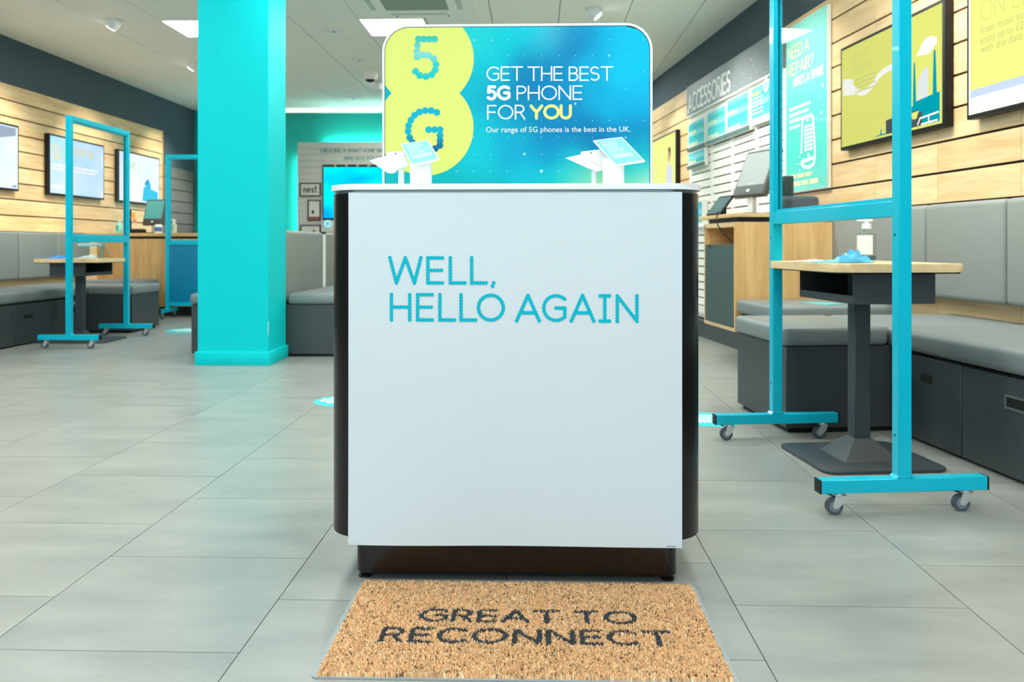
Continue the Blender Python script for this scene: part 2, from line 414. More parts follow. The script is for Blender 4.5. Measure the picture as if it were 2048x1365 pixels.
# ---- walls
wl = ob('wall_left', BX(LX-.25, LX, -1.9, YB+.3, 0, CEIL+.02), SLATE); tag(wl, 'dark slate left wall clad in oak planks', 'wall', kind='structure')
wb = ob('wall_back', BX(LX-.25, 2.6, YB, YB+.25, 0, CEIL+.02), TEALW); tag(wb, 'teal painted wall at the far end', 'wall', kind='structure')
wr = ob('wall_right', BX(0, .25, -5.0, 9.6, 0, CEIL+.02), SLATE, loc=R(0, 0), rot=(0, 0, RA)); tag(wr, 'dark slate right wall clad in oak planks', 'wall', kind='structure')
# planks: wall_right local frame x = -t, y = s
pk = {}
def plank(parent, length, height, x, y, z, m=OAKH, th=.018):
    k = (round(length, 3), round(height, 3), m.name)
    if k not in pk: pk[k] = mesh('plank', BX(-th/2, th/2, -length/2, length/2, -height/2, height/2), m, False)
    inst('plank', pk[k], parent, (x, y, z))
ob('plank_backing', BX(-.006, 0, -.8, 9.2, .1, 2.45), DARKER, wr)
ob('plank_backing', BX(0, .006, 6.0, 11.16, .1, 2.36), DARKER, wl, loc=(LX, 0, 0))
GAP = .013
for k in range(-6, 8):
    zc = 1.174+.16*k+.08
    if zc > 2.44: continue
    for c in range(-3, 6):
        s0 = 1.38+.623*c; s1 = s0+.623
        s0, s1 = max(s0, -.75), min(s1, 3.62)
        if s1-s0 > .05 and not (s0 < .1 and zc < .5): plank(wr, s1-s0-.003, .16-GAP, -.015, (s0+s1)/2, zc)
    for c in range(6):
        s0 = 5.64+.6*c; plank(wr, .597, .16-GAP, -.015, s0+.3, zc)
for k in range(14):
    zt = 2.368-.16*k; zb = zt-.16
    if zb < .1: continue
    for y0, y1 in ((6.2, 7.42), (7.42, 8.64), (8.64, 9.86), (9.86, 11.16)):
        plank(wl, y1-y0-.003, .16-GAP, LX+.015, (y0+y1)/2, (zt+zb)/2)
# end batten of the oak cladding; grey planks past it imitate a pane reflection
ob('end_batten', BX(LX+.0, LX+.03, 11.16, 11.19, .1, 2.368), OAKV, wl)
GPL = mat('reflected_plank', (110, 108, 100), .6, noise=.06)
for k in range(7): plank(wl, .98, .146, LX+.015, 11.72, .86+.16*k, GPL)
# white lit cove along the back wall
tr = ob('trim_1', BX(-4.9, 1.5, YB-.09, YB-.001, CEIL-.055, CEIL), WHITE); tag(tr, 'white cove moulding above the teal back wall', 'trim', kind='structure')
cl = thing('cove_light', 'bright white strip light along the top of the teal wall', 'light', (-1.7, YB-.09, CEIL-.03))
ob('diffuser', BX(-3.15, 3.0, -.012, 0, -.012, .016), emit('cove_emission', (255, 252, 244), 2.4), cl)

# ---- pillar
pil = thing('pillar', 'square turquoise pillar with plinth left of the counter', 'pillar', (-2.015, 5.62, 0))
pil['kind'] = 'structure'
ob('shaft', BX(-.236, .238, -.19, .19, .08, CEIL), TEAL, pil)
ob('plinth', BX(-.251, .253, -.206, .206, 0, .088, .003), TEAL, pil)
ob('chipped_paint', BX(.2365, .2386, -.1905, -.186, .2, .29), WHITE, pil)

# ---- ceiling fittings
def ceiling_light(x, y, label, grp):
    t = thing('ceiling_light', label, 'light', (x, y, CEIL), 0, grp)
    bm = bmesh.new()
    for a in ((-.3, .3, -.3, -.282), (-.3, .3, .282, .3), (-.3, -.282, -.282, .282), (.282, .3, -.282, .282)): box(bm, *a, -.004, .02)
    ob('frame', bm, WHITE, t)
    ob('diffuser', PR(rrect(-.283, .283, -.283, .283, .02, 4), .003, .012), emit('panel_emission', (250, 255, 250), PANEL_E), t)
for i, (x, y) in enumerate(LIGHTS):
    lb = ['square ceiling light panel just above the header board of the counter', 'square ceiling light panel partly hidden by the turquoise pillar'][i] if i < 2 else 'square ceiling light panel out of the camera view'
    ceiling_light(x, y, lb, 'ceiling light panels' if i < 2 else 'ceiling light panels out of view')
def spot(x, y, aim, label, power=1.0):
    t = thing('ceiling_spotlight', label, 'spotlight', (x, y, CEIL), 0, 'eyeball ceiling spotlights')
    ob('rim', lathe([(.062, 0), (.07, -.004), (.066, -.012), (.05, -.013)]), WHITE, t)
    d = (Vector(aim)-Vector((x, y, CEIL))).normalized(); q = Vector((0, 0, -1)).rotation_difference(d).to_euler()
    hd = ob('head', lathe([(.05, .03), (.056, .0), (.056, -.03), (.05, -.062), (.044, -.064)]), WHITE, t, (0, 0, -.018), q)
    ob('lens', CY((0, 0, -.0655), (0, 0, -.067), .042), emit('spot_lens', (255, 248, 230), 8), hd)
    ld = bpy.data.lights.new('spot_lamp', 'SPOT'); ld.energy = SPOT_W*power; ld.color = (1, .93, .8); ld.spot_size = math.radians(70); ld.spot_blend = .7; ld.shadow_soft_size = .04
    lo = bpy.data.objects.new('spot_lamp', ld); COL.objects.link(lo); lo.parent = hd; lo.location = (0, 0, -.075)
spot(-3.8, 7.34, (-5.1, 7.6, 1.3), 'white eyeball spotlight on the ceiling left of the pillar, nearest the camera', 1.6)
spot(-3.8, 9.07, (-5.1, 9.3, 1.3), 'small lit spotlight on the ceiling just left of the pillar', 1.6)
spot(.49, 7.11, (1.75, 7.0, 1.5), 'tilted glowing spotlight on the ceiling right of the header board')
spot(-1.95, 10.19, (-2.2, 12.2, 1.3), 'small white spotlight near the back wall below the dome camera', .5)
for x, y in ((-3.8, 10.8), (-3.8, 5.6)): spot(x, y, (-5.1, y+.3, 1.3), 'eyeball spotlight out of the camera view over the left wall', 1.5)
for s in (-.4, 1.2, 2.8): spot(R(1.35, s)[0], R(1.35, s)[1], R(0, s+.1, 1.4), 'eyeball spotlight out of the camera view over the right wall')
spot(.4, 8.9, (1.5, 9.0, 1.5), 'eyeball spotlight hidden behind the header board')
def ceil_disc(name, x, y, r, label, cat):
    t = thing(name, label, cat, (x, y, CEIL)); ob('cover', lathe([(r, 0), (r, -.006), (r*.85, -.014), (r*.3, -.016), (.002, -.016)]), WHITE, t)
    ob('sensor', CY((0, 0, -.015), (0, 0, -.021), r*.16), mat('grey_sensor', (110, 125, 135), .4), t)
ceil_disc('ceiling_speaker', -1.91, 7.74, .095, 'round pale ceiling speaker right of the pillar top', 'speaker')
ceil_disc('smoke_detector', -1.93, 8.95, .075, 'round white smoke detector in front of the dome camera', 'detector')
ceil_disc('motion_sensor', -2.51, 11.29, .1, 'round white sensor on the ceiling near the teal wall', 'sensor')
t = thing('security_camera', 'white dome security camera with dark lens on the ceiling', 'camera', (-1.94, 9.6, CEIL))
ob('base', lathe([(.09, 0), (.09, -.045), (.085, -.075), (.07, -.095), (.05, -.1)]), WHITE, t)
ob('dome', lathe([(.055, -.098), (.05, -.11), (.035, -.12), (.015, -.126), (.003, -.127)]), BLACK, t)
t = thing('air_conditioner', 'white square ceiling air conditioner with dusty grille above the header', 'air conditioner', (-1.01, 6.745, CEIL))
bm = bmesh.new()
for a in ((-.475, .475, -.475, -.27), (-.475, .475, .27, .475), (-.475, -.27, -.27, .27), (.27, .475, -.27, .27)): box(bm, *a, -.03, .0)
ob('frame', bm, mat('aircon_white', (240, 244, 238), .5), t)
ob('grille_backing', BX(-.27, .27, -.27, .27, -.012, 0), mat('aircon_dark', (120, 138, 124), .7), t)
gs = mesh('grille_slat', BX(-.268, .268, -.004, .004, -.028, -.014), mat('aircon_grey', (176, 190, 176), .6), False)
for i in range(22): inst('grille_slat', gs, t, (0, -.258+.0246*i, 0))
lv = mesh('louvre', BX(-.022, .022, -.24, .24, -.033, -.03), mat('aircon_louvre', (190, 200, 188), .5), False)
for a, (x, y) in zip((0, 0, PI/2, PI/2), ((-.37, 0), (.37, 0), (0, -.37), (0, .37))): inst('louvre', lv, t, (x, y, 0), (0, 0, a))
for x in (-.2, .25): ob('screw', CY((x, .43, -.03), (x, .43, -.036), .009), BLACK, t)

# ================================================================== DISPLAY COUNTER
ct = thing('display_counter', 'black counter with rounded corners and a large white poster front', 'counter', (-.051, 2.22, 0))
yf = 1.922-2.22
ob('body', PR(rrect(-.443, .443, yf, .3, .09, 10), .113, .921, .004), BODYB, ct)
ob('trim_band', PR(rrect(-.44, .44, yf+.003, .297, .09, 10), .921, .929), GREYT, ct)
ob('worktop', PR(rrect(-.447, .447, yf-.008, .306, .094, 10), .929, .9425, .003), WHITE, ct)
ob('base', PR(rrect(-.381, .386, 1.957-2.22, .265, .03, 6), .016, .116, .002), BODYB, ct)
for x in (-.362, .366):
    for y in (-.235, .235): ob('foot', lathe([(.016, 0), (.016, .005), (.009, .008), (.009, .02)], 14), BLACK, ct, (x, y, 0))
# poster sheet, hanging a little below the body with a slight wave along the hem
bm = bmesh.new(); nx, nz = 24, 16; gr = []
for j in range(nz+1):
    row = []
    for i in range(nx+1):
        fx, fz = i/nx, j/nz
        y = -.0014-.0025*math.sin(fx*9+1)*(1-fz)**3-.002*(1-fz)**4
        row.append(bm.verts.new((-.388+.777*fx, yf+y, .0985+.824*fz-.0012*math.sin(fx*7)*(1-fz)**6)))
    gr.append(row)
for j in range(nz):
    for i in range(nx): bm.faces.new((gr[j][i], gr[j][i+1], gr[j+1][i+1], gr[j+1][i]))
fp = ob('poster_sheet', bm, PAPER, ct, smooth=False)
so = fp.modifiers.new('thickness', 'SOLIDIFY'); so.thickness = .0007; so.offset = 1
# greeting built of overlapping dots
def zp(x, y):   # position on the poster from the lettering sheet
    u = 740+x/3.531; v = 480+y/3.531
    return (-.388+(u-697)*(.777/667), .922-(v-385)*(.824/707))
def Z(*pts): return [zp(*p) for p in pts]
def circ(cx, cy, r, a0, a1, n=30): return [zp(cx+r*math.cos(math.radians(a0+(a1-a0)*i/n)), cy+r*math.sin(math.radians(a0+(a1-a0)*i/n))) for i in range(n+1)]
l1 = [Z((144,126),(190,303),(254,126),(318,303),(364,126)), Z((517,126),(414,126),(414,303),(517,303)), Z((414,214),(510,214)),
      Z((573,126),(573,303),(676,303)), Z((724,126),(724,303),(827,303)), Z((880,302),(872,325))]
l2 = [Z((155,387),(155,565)), Z((285,387),(285,565)), Z((155,475),(285,475)), Z((444,387),(341,387),(341,565),(444,565)), Z((341,475),(437,475)),
      Z((499,387),(499,565),(601,565)), Z((649,387),(649,565),(752,565)), circ(860, 477, 88, 0, 360),
      Z((1042,569),(1122,391),(1201,569)), Z((1072,513),(1172,513)), circ(1320, 479, 87, -47, -313, 26), Z((1320,479),(1381,479),(1381,541)),
      Z((1427,569),(1506,391),(1585,569)), Z((1457,513),(1556,513)), Z((1630,393),(1694,393)), Z((1630,570),(1694,570)), Z((1662,393),(1662,570)),
      Z((1750,571),(1750,393),(1887,571),(1887,393))]
for nm, L in (('greeting_lettering', l1), ('greeting_lettering', l2[:8]), ('greeting_lettering', l2[8:])):
    ob(nm, draw(L, .00455, True, .0072, yf-.0032), CYANP, fp, smooth=False, label='turquoise dotted lettering')
bars('small_print', [(.352, .375, .1035, .0016)], INK, fp, yf-.009, seed=3)

# ================================================================== HEADER BOARD on the counter
hb = thing('header_board', 'tall blue and lime header board with rounded top standing on the counter', 'sign', (-.0525, 2.25, .9425))
hh = 1.4035-.9425
ob('frame', PR([(x, z) for x, z in rrect(-.369, .369, 0, hh, .074, 12, (0, 1, 1, 0))], -.03, 0, .002), WHITE, hb, (0, 0, 0), (PI/2, 0, 0))
# PR extrudes along z; rotated so that the board stands: local y(poly) -> z, extrusion 0..-.03 -> +y
HC = [(780,110,0,205,210),(780,170,60,215,220),(900,250,0,200,215),(1000,150,0,208,220),(1150,120,0,205,225),(1200,180,70,215,230),(1300,130,120,215,230),(1420,90,40,170,215),(1250,240,0,130,185),(1400,170,0,110,175),
 (1550,100,0,150,205),(1700,120,0,190,232),(1850,150,0,200,240),(1100,300,0,150,195),(850,340,0,195,215),(780,500,0,185,205),(900,560,0,150,190),(1150,420,0,125,180),(1300,420,0,140,195),(1550,350,0,175,220),(1800,400,0,200,240),
 (1900,600,0,185,235),(1600,560,0,170,215),(1750,640,0,180,228),(1400,640,0,140,195),(1100,640,0,140,185),(800,750,0,190,208),(1000,800,0,170,200),(1300,780,0,130,185),(1550,800,0,125,180),(1850,760,0,135,190),(1700,900,0,120,180),
 (1900,900,0,150,195),(800,950,0,195,210),(1000,930,0,160,200),(1250,920,0,150,195),(1450,1000,0,185,205),(1100,1080,0,188,205),(800,1150,0,178,190),(1300,1150,0,190,195),(1450,1130,120,222,200),(1550,1100,150,228,190),
 (1700,1150,190,230,160),(1900,1080,150,225,200),(1900,960,0,200,205),(1950,1170,180,230,190),(1800,1000,0,185,195),(120,300,0,190,205),(120,560,0,178,195),(120,1100,0,180,190),(400,1170,0,184,192)]
def header_mat():
    m = bpy.data.materials.new('header_print'); m.use_nodes = True; nt = m.node_tree; b = nt.nodes['Principled BSDF']
    b.inputs['Roughness'].default_value = .5; b.inputs['Specular IOR Level'].default_value = .15
    vc = nt.nodes.new('ShaderNodeVertexColor'); vc.layer_name = 'print'; nt.links.new(vc.outputs[0], b.inputs['Base Color'])
    return m
def print_colour(X, Zz):
    """colour of the printed picture, blended from the inks around the spot"""
    x = 90+(X+.364)/.728*1900; y = 1190-Zz/.456*1112; acc = [0, 0, 0]; tot = 0
    for a, b, r, g_, bl in HC:
        d2 = (x-a)**2+(y-b)**2; k = math.exp(-d2/(2*85**2))+1e-9/(1+d2); tot += k
        acc[0] += r*k; acc[1] += g_*k; acc[2] += bl*k
    return rgb(*[min(255, .95*q/tot) for q in acc])
gx0, gx1, gz1, gr_ = -.3605, .3605, hh-.0085, .066
bm = bmesh.new(); NX, NZ = 76, 48; rows = []
for j in range(NZ+1):
    z = gz1*j/NZ; zc_ = gz1-gr_; ins_ = gr_-math.sqrt(max(0, gr_**2-(z-zc_)**2)) if z > zc_ else 0
    rows.append([bm.verts.new((gx0+ins_+(gx1-gx0-2*ins_)*i/NX, -.0006, z)) for i in range(NX+1)])
for j in range(NZ):
    for i in range(NX): bm.faces.new((rows[j][i], rows[j][i+1], rows[j+1][i+1], rows[j+1][i]))
face = ob('graphic', bm, header_mat(), hb, smooth=False)
ca = face.data.color_attributes.new('print', 'FLOAT_COLOR', 'POINT')
for v, c in zip(face.data.vertices, ca.data): c.color = print_colour(v.co.x, v.co.z)
bm = bmesh.new(); poly(bm, rrect(gx0-.0018, gx1+.0018, 0, gz1+.0018, gr_+.001, 12, (0, 1, 1, 0)), -.0003); ob('gasket', bm, BLACK, hb, smooth=False)
def hz(x, y):   # header sheet -> board
    u = 740+x/3.531; v = 30+y/3.531
    p = at(u, v, 2.25); return (p[0]+.0525, p[2]-.9425)
# lime figure of two merged circles cut by the board edge
cA = hz(393, 310); cB = hz(391, 795); rr = abs(hz(733, 310)[0]-cA[0])
def left_edge(z):
    zc = gz1-gr_
    return gx0 if z < zc else gx0+gr_-math.sqrt(max(0, gr_**2-(z-zc)**2))
bm = bmesh.new(); prev = None; N = 140; z0 = cB[1]-rr*.9995
for i in range(N+1):
    z = z0+(gz1-.0002-z0)*i/N
    hw = [(c[0], math.sqrt(max(0, rr**2-(z-c[1])**2))) for c in (cA, cB) if abs(z-c[1]) <= rr]
    l = max(left_edge(z), min(c-h for c, h in hw)); r_ = max(c+h for c, h in hw)
    cur = (bm.verts.new((l, -.0010, z)), bm.verts.new((r_, -.0010, z)))
    if prev: bm.faces.new((prev[0], prev[1], cur[1], cur[0]))
    prev = cur
ob('lime_shape', bm, LIMEP, face, smooth=False)
def dotset(name, pts, r, m):
    bm = bmesh.new()
    for k, p in enumerate(pts): q = hz(*p); disc(bm, q[0], q[1], r, -.0014-3e-6*k, 20)
    ob(name, bm, m, face, smooth=False)
dr = 24.5/3.531/ (F/2.25)
dotset('dotted_numeral', [(342,172),(380,172),(418,172),(456,172),(335,216),(331,258),(334,297),(375,282),(412,285),(449,308),(466,349),(460,390),(436,422),(395,436),(352,428),(322,399)], dr,
       gradient('numeral_print', [(0, (0, 186, 192)), (.4, (50, 194, 192)), (.62, (130, 208, 200)), (1, (20, 184, 172))], 2, .30, .43))
dotset('dotted_letter', [(472,689),(432,676),(390,676),(349,686),(315,709),(289,744),(273,783),(270,822),(280,866),(300,902),(335,930),(378,945),(420,950),(415,811),(456,811),(495,811),(495,850),(495,887),(493,922),(460,945)], dr,
       gradient('letter_print', [(0, (0, 70, 120)), (.35, (0, 110, 150)), (.6, (0, 170, 190)), (1, (0, 168, 196))], 2, .09, .215))
def htext(text, xa, xb, ytop, ybot, r, m, dots, gap=.3, space=.45):
    a = hz(xa, ybot); b = hz(xb, ytop)
    letters('headline_lettering', text, a[0], b[0], a[1], b[1]-a[1], r, m, face, -.0014, dots, gap, space, sp=r*1.8)
px = 1/3.531/(F/2.25)
htext('GET', 828, 1075, 368, 462, 6*px, WHITEP, True, .2); htext('THE', 1118, 1356, 368, 462, 6*px, WHITEP, True, .2); htext('BEST', 1408, 1712, 368, 462, 6*px, WHITEP, True, .18)
htext('5G', 832, 982, 508, 594, 11*px, WHITEP, False, .25); htext('PHONE', 1040, 1494, 503, 598, 6*px, WHITEP, True, .2)
htext('FOR', 832, 1090, 640, 734, 6*px, WHITEP, True, .2); htext('YOU', 1137, 1415, 642, 730, 10.5*px, YELP, False, .2)
# strap line in the built-in typeface
def font_text(name, body, x0, x1, z, parent, m, y, rot=(0, 0, 0), loc=(0, 0, 0)):
    cu = bpy.data.curves.new('tmp', 'FONT'); cu.body = body; cu.size = 1; cu.resolution_u = 3
    to = bpy.data.objects.new('tmp', cu); COL.objects.link(to)
    me = bpy.data.meshes.new_from_object(to.evaluated_get(bpy.context.evaluated_depsgraph_get()))
    bpy.data.objects.remove(to); bpy.data.curves.remove(cu)
    xs = [v.co.x for v in me.vertices]; k = (x1-x0)/(max(xs)-min(xs)); mn = min(xs)
    for v in me.vertices: v.co = (x0+(v.co.x-mn)*k, y, z+v.co.y*k)
    me.materials.clear(); me.materials.append(m); me.name = name
    o = inst(name, me, parent, loc, rot)
    if 'small' in name: o['kind'] = 'stuff'
    return o
a = hz(820, 829); b = hz(1840, 829)
font_text('strapline_lettering', 'Our range of 5G phones is the best in the UK.', a[0], b[0], a[1], face, WHITEP, -.0014)
# fine white specks of the print
bm = bmesh.new(); rnd = random.Random(4)
for i in range(11):
    for j in range(9):
        x = 735+119.5*i+rnd.uniform(-2, 2); y = 100+(0, 75, 188, 300, 420, 530, 645, 765, 885)[j]+0; 
        if x > 1950: continue
        if 800 < x < 1730 and 340 < y < 745: continue
        if 800 < x < 1860 and 780 < y < 850: continue
        q = hz(x, y); disc(bm, q[0], q[1], rnd.uniform(2, 4)*px, -.0012, 8)
for x, y, r in ((1688, 287, 8), (1090, 983, 9), (1210, 1104, 12), (1450, 628, 8), (736, 178, 7), (856, 178, 7), (1805, 866, 6), (1330, 1104, 5), (970, 1104, 4), (612, 1104, 4), (732, 1104, 4), (851, 1104, 4)):
    q = hz(x, y); disc(bm, q[0], q[1], r*px, -.0012, 12)
o = ob('print_speckles', bm, mat('pale_cyan_print', (150, 226, 236), .5), face, smooth=False); o['kind'] = 'stuff'

# ---- small card holders and phone cradles on the worktop
CARD = mat('card_print', (110, 222, 226), .45)
def slab(name, q, thick, m, parent):
    """tilted rectangular plate from four corner points"""
    P = [Vector(p) for p in q]; n = (P[1]-P[0]).cross(P[3]-P[0]).normalized()
    if n.y > 0: n = -n
    bm = bmesh.new(); A = [bm.verts.new(p) for p in P]; B = [bm.verts.new(p-n*thick) for p in P]
    bm.faces.new(A); bm.faces.new(B[::-1])
    k = len(P)
    for i in range(k): bm.faces.new((A[i], A[(i+1) % k], B[(i+1) % k], B[i]))
    return ob(name, bm, m, parent), n
def stand(label, pedx, quad, side):
    t = thing('card_stand', label, 'card stand', ((pedx[0]+pedx[1])/2, 2.07, .9425), 0, 'card stands on the counter')
    o0 = Vector(t.location); ZB = quad[0][2]-.9425
    bm = bmesh.new(); hw = (pedx[1]-pedx[0])/2
    pts = rrect(-hw, hw, -.016, .016, .008, 5); prism(bm, pts, 0, ZB+.02)
    ob('pedestal', bm, WHITE, t)
    q = [Vector(p)-o0 for p in quad]
    pl, n = slab('card', q, .004, WHITE, t)
    c = sum(q, Vector())/4
    ins = [c+(p-c)*.93+n*.0006 for p in q]
    bm = bmesh.new(); bm.faces.new([bm.verts.new(p) for p in ins]); f = ob('card_print', bm, CARD, pl, smooth=False)
    bm = bmesh.new(); rnd = random.Random(3)
    def uv(a, b): return q[0]*(1-a)*(1-b)+q[1]*a*(1-b)+q[2]*a*b+q[3]*(1-a)*b+n*.001
    for i in range(9):
        b0 = .86-.075*i; x = .14; e = rnd.uniform(.55, .8); hgt = .012 if i < 7 else .022
        while x < e:
            l = rnd.uniform(.03, .1); bm.faces.new([bm.verts.new(uv(*p)) for p in ((x, b0-hgt), (x+l, b0-hgt), (x+l, b0+hgt), (x, b0+hgt))]); x += l+.02
    ob('small_print', bm, WHITEP, f, smooth=False)
def wpt(u, v, Y): return at(u, v, Y)
stand('white stand with turquoise text card at the left end of the counter', (-.316, -.263), [wpt(824, 331, 2.03), wpt(879, 318, 2.03), wpt(856, 280, 2.10), wpt(801, 288, 2.10)], -1)
stand('white stand with turquoise text card at the right end of the counter', (.167, .2195), [wpt(1231, 331, 2.03), wpt(1290, 322, 2.03), wpt(1244, 274, 2.10), wpt(1186, 281, 2.10)], 1)
def cradle(label, px0, px1, flap, block):
    x0, x1 = at(px0, 370, 2.13)[0], at(px1, 370, 2.13)[0]
    t = thing('phone_cradle', label, 'phone stand', ((x0+x1)/2, 2.13, .9425), 0, 'phone cradles on the counter')
    o0 = Vector(t.location); hw = (x1-x0)/2
    zt = max(Vector(at(*block[2], 2.13)).z, Vector(at(*flap[-1], 2.13)).z)-.9425
    ob('post', PR(rrect(-hw, hw, -.006, .006, .003, 4), 0, zt+.008), WHITE, t)
    slab('flap', [Vector(at(u, v, 2.105))-o0 for u, v in flap], .006, WHITE, t)
    b, n = slab('holder', [Vector(at(u, v, 2.10))-o0 for u, v in block], .02, WHITE, t)
    c = Vector(at(block[0][0]*.35+block[1][0]*.65-4, block[0][1]+2.5, 2.099))-o0
    ob('stud', CY(c, c+Vector((0, .003, 0)), .0026, n=10), GREYT, b)
cradle('white phone cradle in front of the lime part of the header', 797, 808, [(738, 321), (772, 312), (798, 336), (790, 345), (783, 347), (775, 346)], [(772, 305), (807, 302), (817, 331), (796, 337), (773, 313)])
cradle('white phone cradle in front of the blue part of the header', 1183, 1193, [(1131, 316), (1162, 309), (1208, 331), (1206, 340), (1195, 343), (1184, 340)], [(1162, 303.5), (1199, 299), (1227, 330), (1208, 334), (1162, 311)])

# ================================================================== DOORMAT
MX0, MX1, MY0, MY1 = -.405, .360, 1.512, 1.935
mt = thing('doormat', 'brown coir doormat with dark lettering in front of the counter', 'doormat', ((MX0+MX1)/2, (MY0+MY1)/2, 0))
mw, mh = (MX1-MX0)/2, (MY1-MY0)/2
BACK = mat('grey_rubber_backing', (150, 160, 164), .5)
ob('backing', PR(rrect(-mw-.011, mw+.011, -mh-.004, mh+.006, .012, 5), .0003, .003), BACK, mt)
def mline(text, ua, ub, vt, vb):
    def fp_(u, v):
        D = F*(EYE-.012)/(v-VH); xc = (u-1024)/F*D
        return (xc*math.cos(TH)-D*math.sin(TH)-(MX0+MX1)/2, xc*math.sin(TH)+D*math.cos(TH)-(MY0+MY1)/2)
    a = fp_(ua, (vt+vb)/2); b = fp_(ub, (vt+vb)/2); z0 = fp_(1030, vb)[1]; z1 = fp_(1030, vt)[1]
    return text_lines(text, a[0], b[0], z0, z1-z0, .28, .34)
segs = []
for L in (mline('GREAT TO', 843, 1268, 1219, 1241), mline('RECONNECT', 765, 1340, 1257, 1283)):
    for ln in L: segs += list(zip(ln, ln[1:]))
def inlet(x, y):
    best = 9
    for (ax, ay), (bx, by) in segs:
        if not (min(ax, bx)-.01 < x < max(ax, bx)+.01 and min(ay, by)-.01 < y < max(ay, by)+.01): continue
        dx, dy = bx-ax, by-ay; l2 = dx*dx+dy*dy
        t = 0 if l2 == 0 else max(0, min(1, ((x-ax)*dx+(y-ay)*dy)/l2))
        best = min(best, math.hypot(x-ax-t*dx, y-ay-t*dy))
    return best
verts = []; faces = []; cols = []; rnd = random.Random(11)
st = .0034; nxm, nym = int(2*mw/st), int(2*mh/st)
for j in range(nym+1):
    for i in range(nxm+1):
        x = -mw+.002+i*st+rnd.uniform(-.0014, .0014); y = -mh+.002+j*st+rnd.uniform(-.0014, .0014)
        if abs(x) > mw or abs(y) > mh: continue
        h = .009+rnd.uniform(-.002, .002); r = .0026; a = rnd.uniform(0, 6.28); lx, ly = rnd.uniform(-.0012, .0012), rnd.uniform(-.0012, .0012)
        n0 = len(verts)
        for k in range(3): verts.append((x+r*math.cos(a+2.094*k), y+r*math.sin(a+2.094*k), .003))
        for k in range(3): verts.append((x+lx+.6*r*math.cos(a+2.094*k), y+ly+.6*r*math.sin(a+2.094*k), h))
        faces += [(n0, n0+1, n0+4, n0+3), (n0+1, n0+2, n0+5, n0+4), (n0+2, n0, n0+3, n0+5), (n0+3, n0+4, n0+5)]
        if inlet(x, y) < .0053+rnd.uniform(-.0008, .0008): c = (.05+.02*rnd.random(), .055+.02*rnd.random(), .06+.025*rnd.random())
        else:
            k = rnd.uniform(.62, 1.25); c = (min(.95, .86*k), min(.8, .53*k), .27*k)
            if rnd.random() < .07: c = (.95, .78, .52)
            if rnd.random() < .05: c = (.2, .11, .05)
        cols += [c]*4
me = bpy.data.meshes.new('coir_pile'); me.from_pydata(verts, [], faces); ca = me.color_attributes.new('coir', 'FLOAT_COLOR', 'CORNER')
buf = []
for p, c in zip(me.polygons, cols): buf += list(c+(1,))*p.loop_total
ca.data.foreach_set('color', buf)
m = bpy.data.materials.new('coir'); m.use_nodes = True; nt = m.node_tree; vc = nt.nodes.new('ShaderNodeVertexColor'); vc.layer_name = 'coir'
nt.links.new(vc.outputs[0], nt.nodes['Principled BSDF'].inputs['Base Color']); nt.nodes['Principled BSDF'].inputs['Roughness'].default_value = .8
me.materials.append(m); o = inst('coir_pile', me, mt); o['kind'] = 'stuff'

# ================================================================== PROTECTIVE SCREENS
def make_caster(parent, x, y, z, rz):
    c = ob('caster', lathe([(.004, .0), (.016, .0), (.018, -.004), (.016, -.009), (.004, -.009)], 16), CHROME, parent, (x, y, z), (0, 0, rz))
    bm = bmesh.new()
    for sx in (-1, 1):
        pts = [(-.012, -.006), (.02, -.006), (.012, -.03), (-.006, -.046), (-.018, -.046), (-.022, -.038)]
        A = [bm.verts.new((px_, sx*.0105, pz)) for px_, pz in pts]; B = [bm.verts.new((px_, sx*.0125, pz)) for px_, pz in pts]
        bm.faces.new(A); bm.faces.new(B[::-1])
        for i in range(6): bm.faces.new((A[i], A[(i+1) % 6], B[(i+1) % 6], B[i]))
    box(bm, -.012, .02, -.0125, .0125, -.009, -.006)
    ob('fork', bm, CHROME, c, label='bright zinc fork')
    wb_ = bmesh.new(); cyl(wb_, (-.013, -.0085, -.04), (-.013, .0085, -.04), .0252, n=24)
    ob('wheel', wb_, RUBBER, c, label='grey rubber wheel')
    hb_ = bmesh.new(); cyl(hb_, (-.013, -.009, -.04), (-.013, .009, -.04), .017, n=18); ob('hub', hb_, mat('grey_hub', (120, 132, 140), .5), c)
    ob('brake_lever', BX(-.048, -.018, -.009, .009, -.017, -.012, .002, 1), BLACK, c, (0, 0, 0), (0, .35, 0))
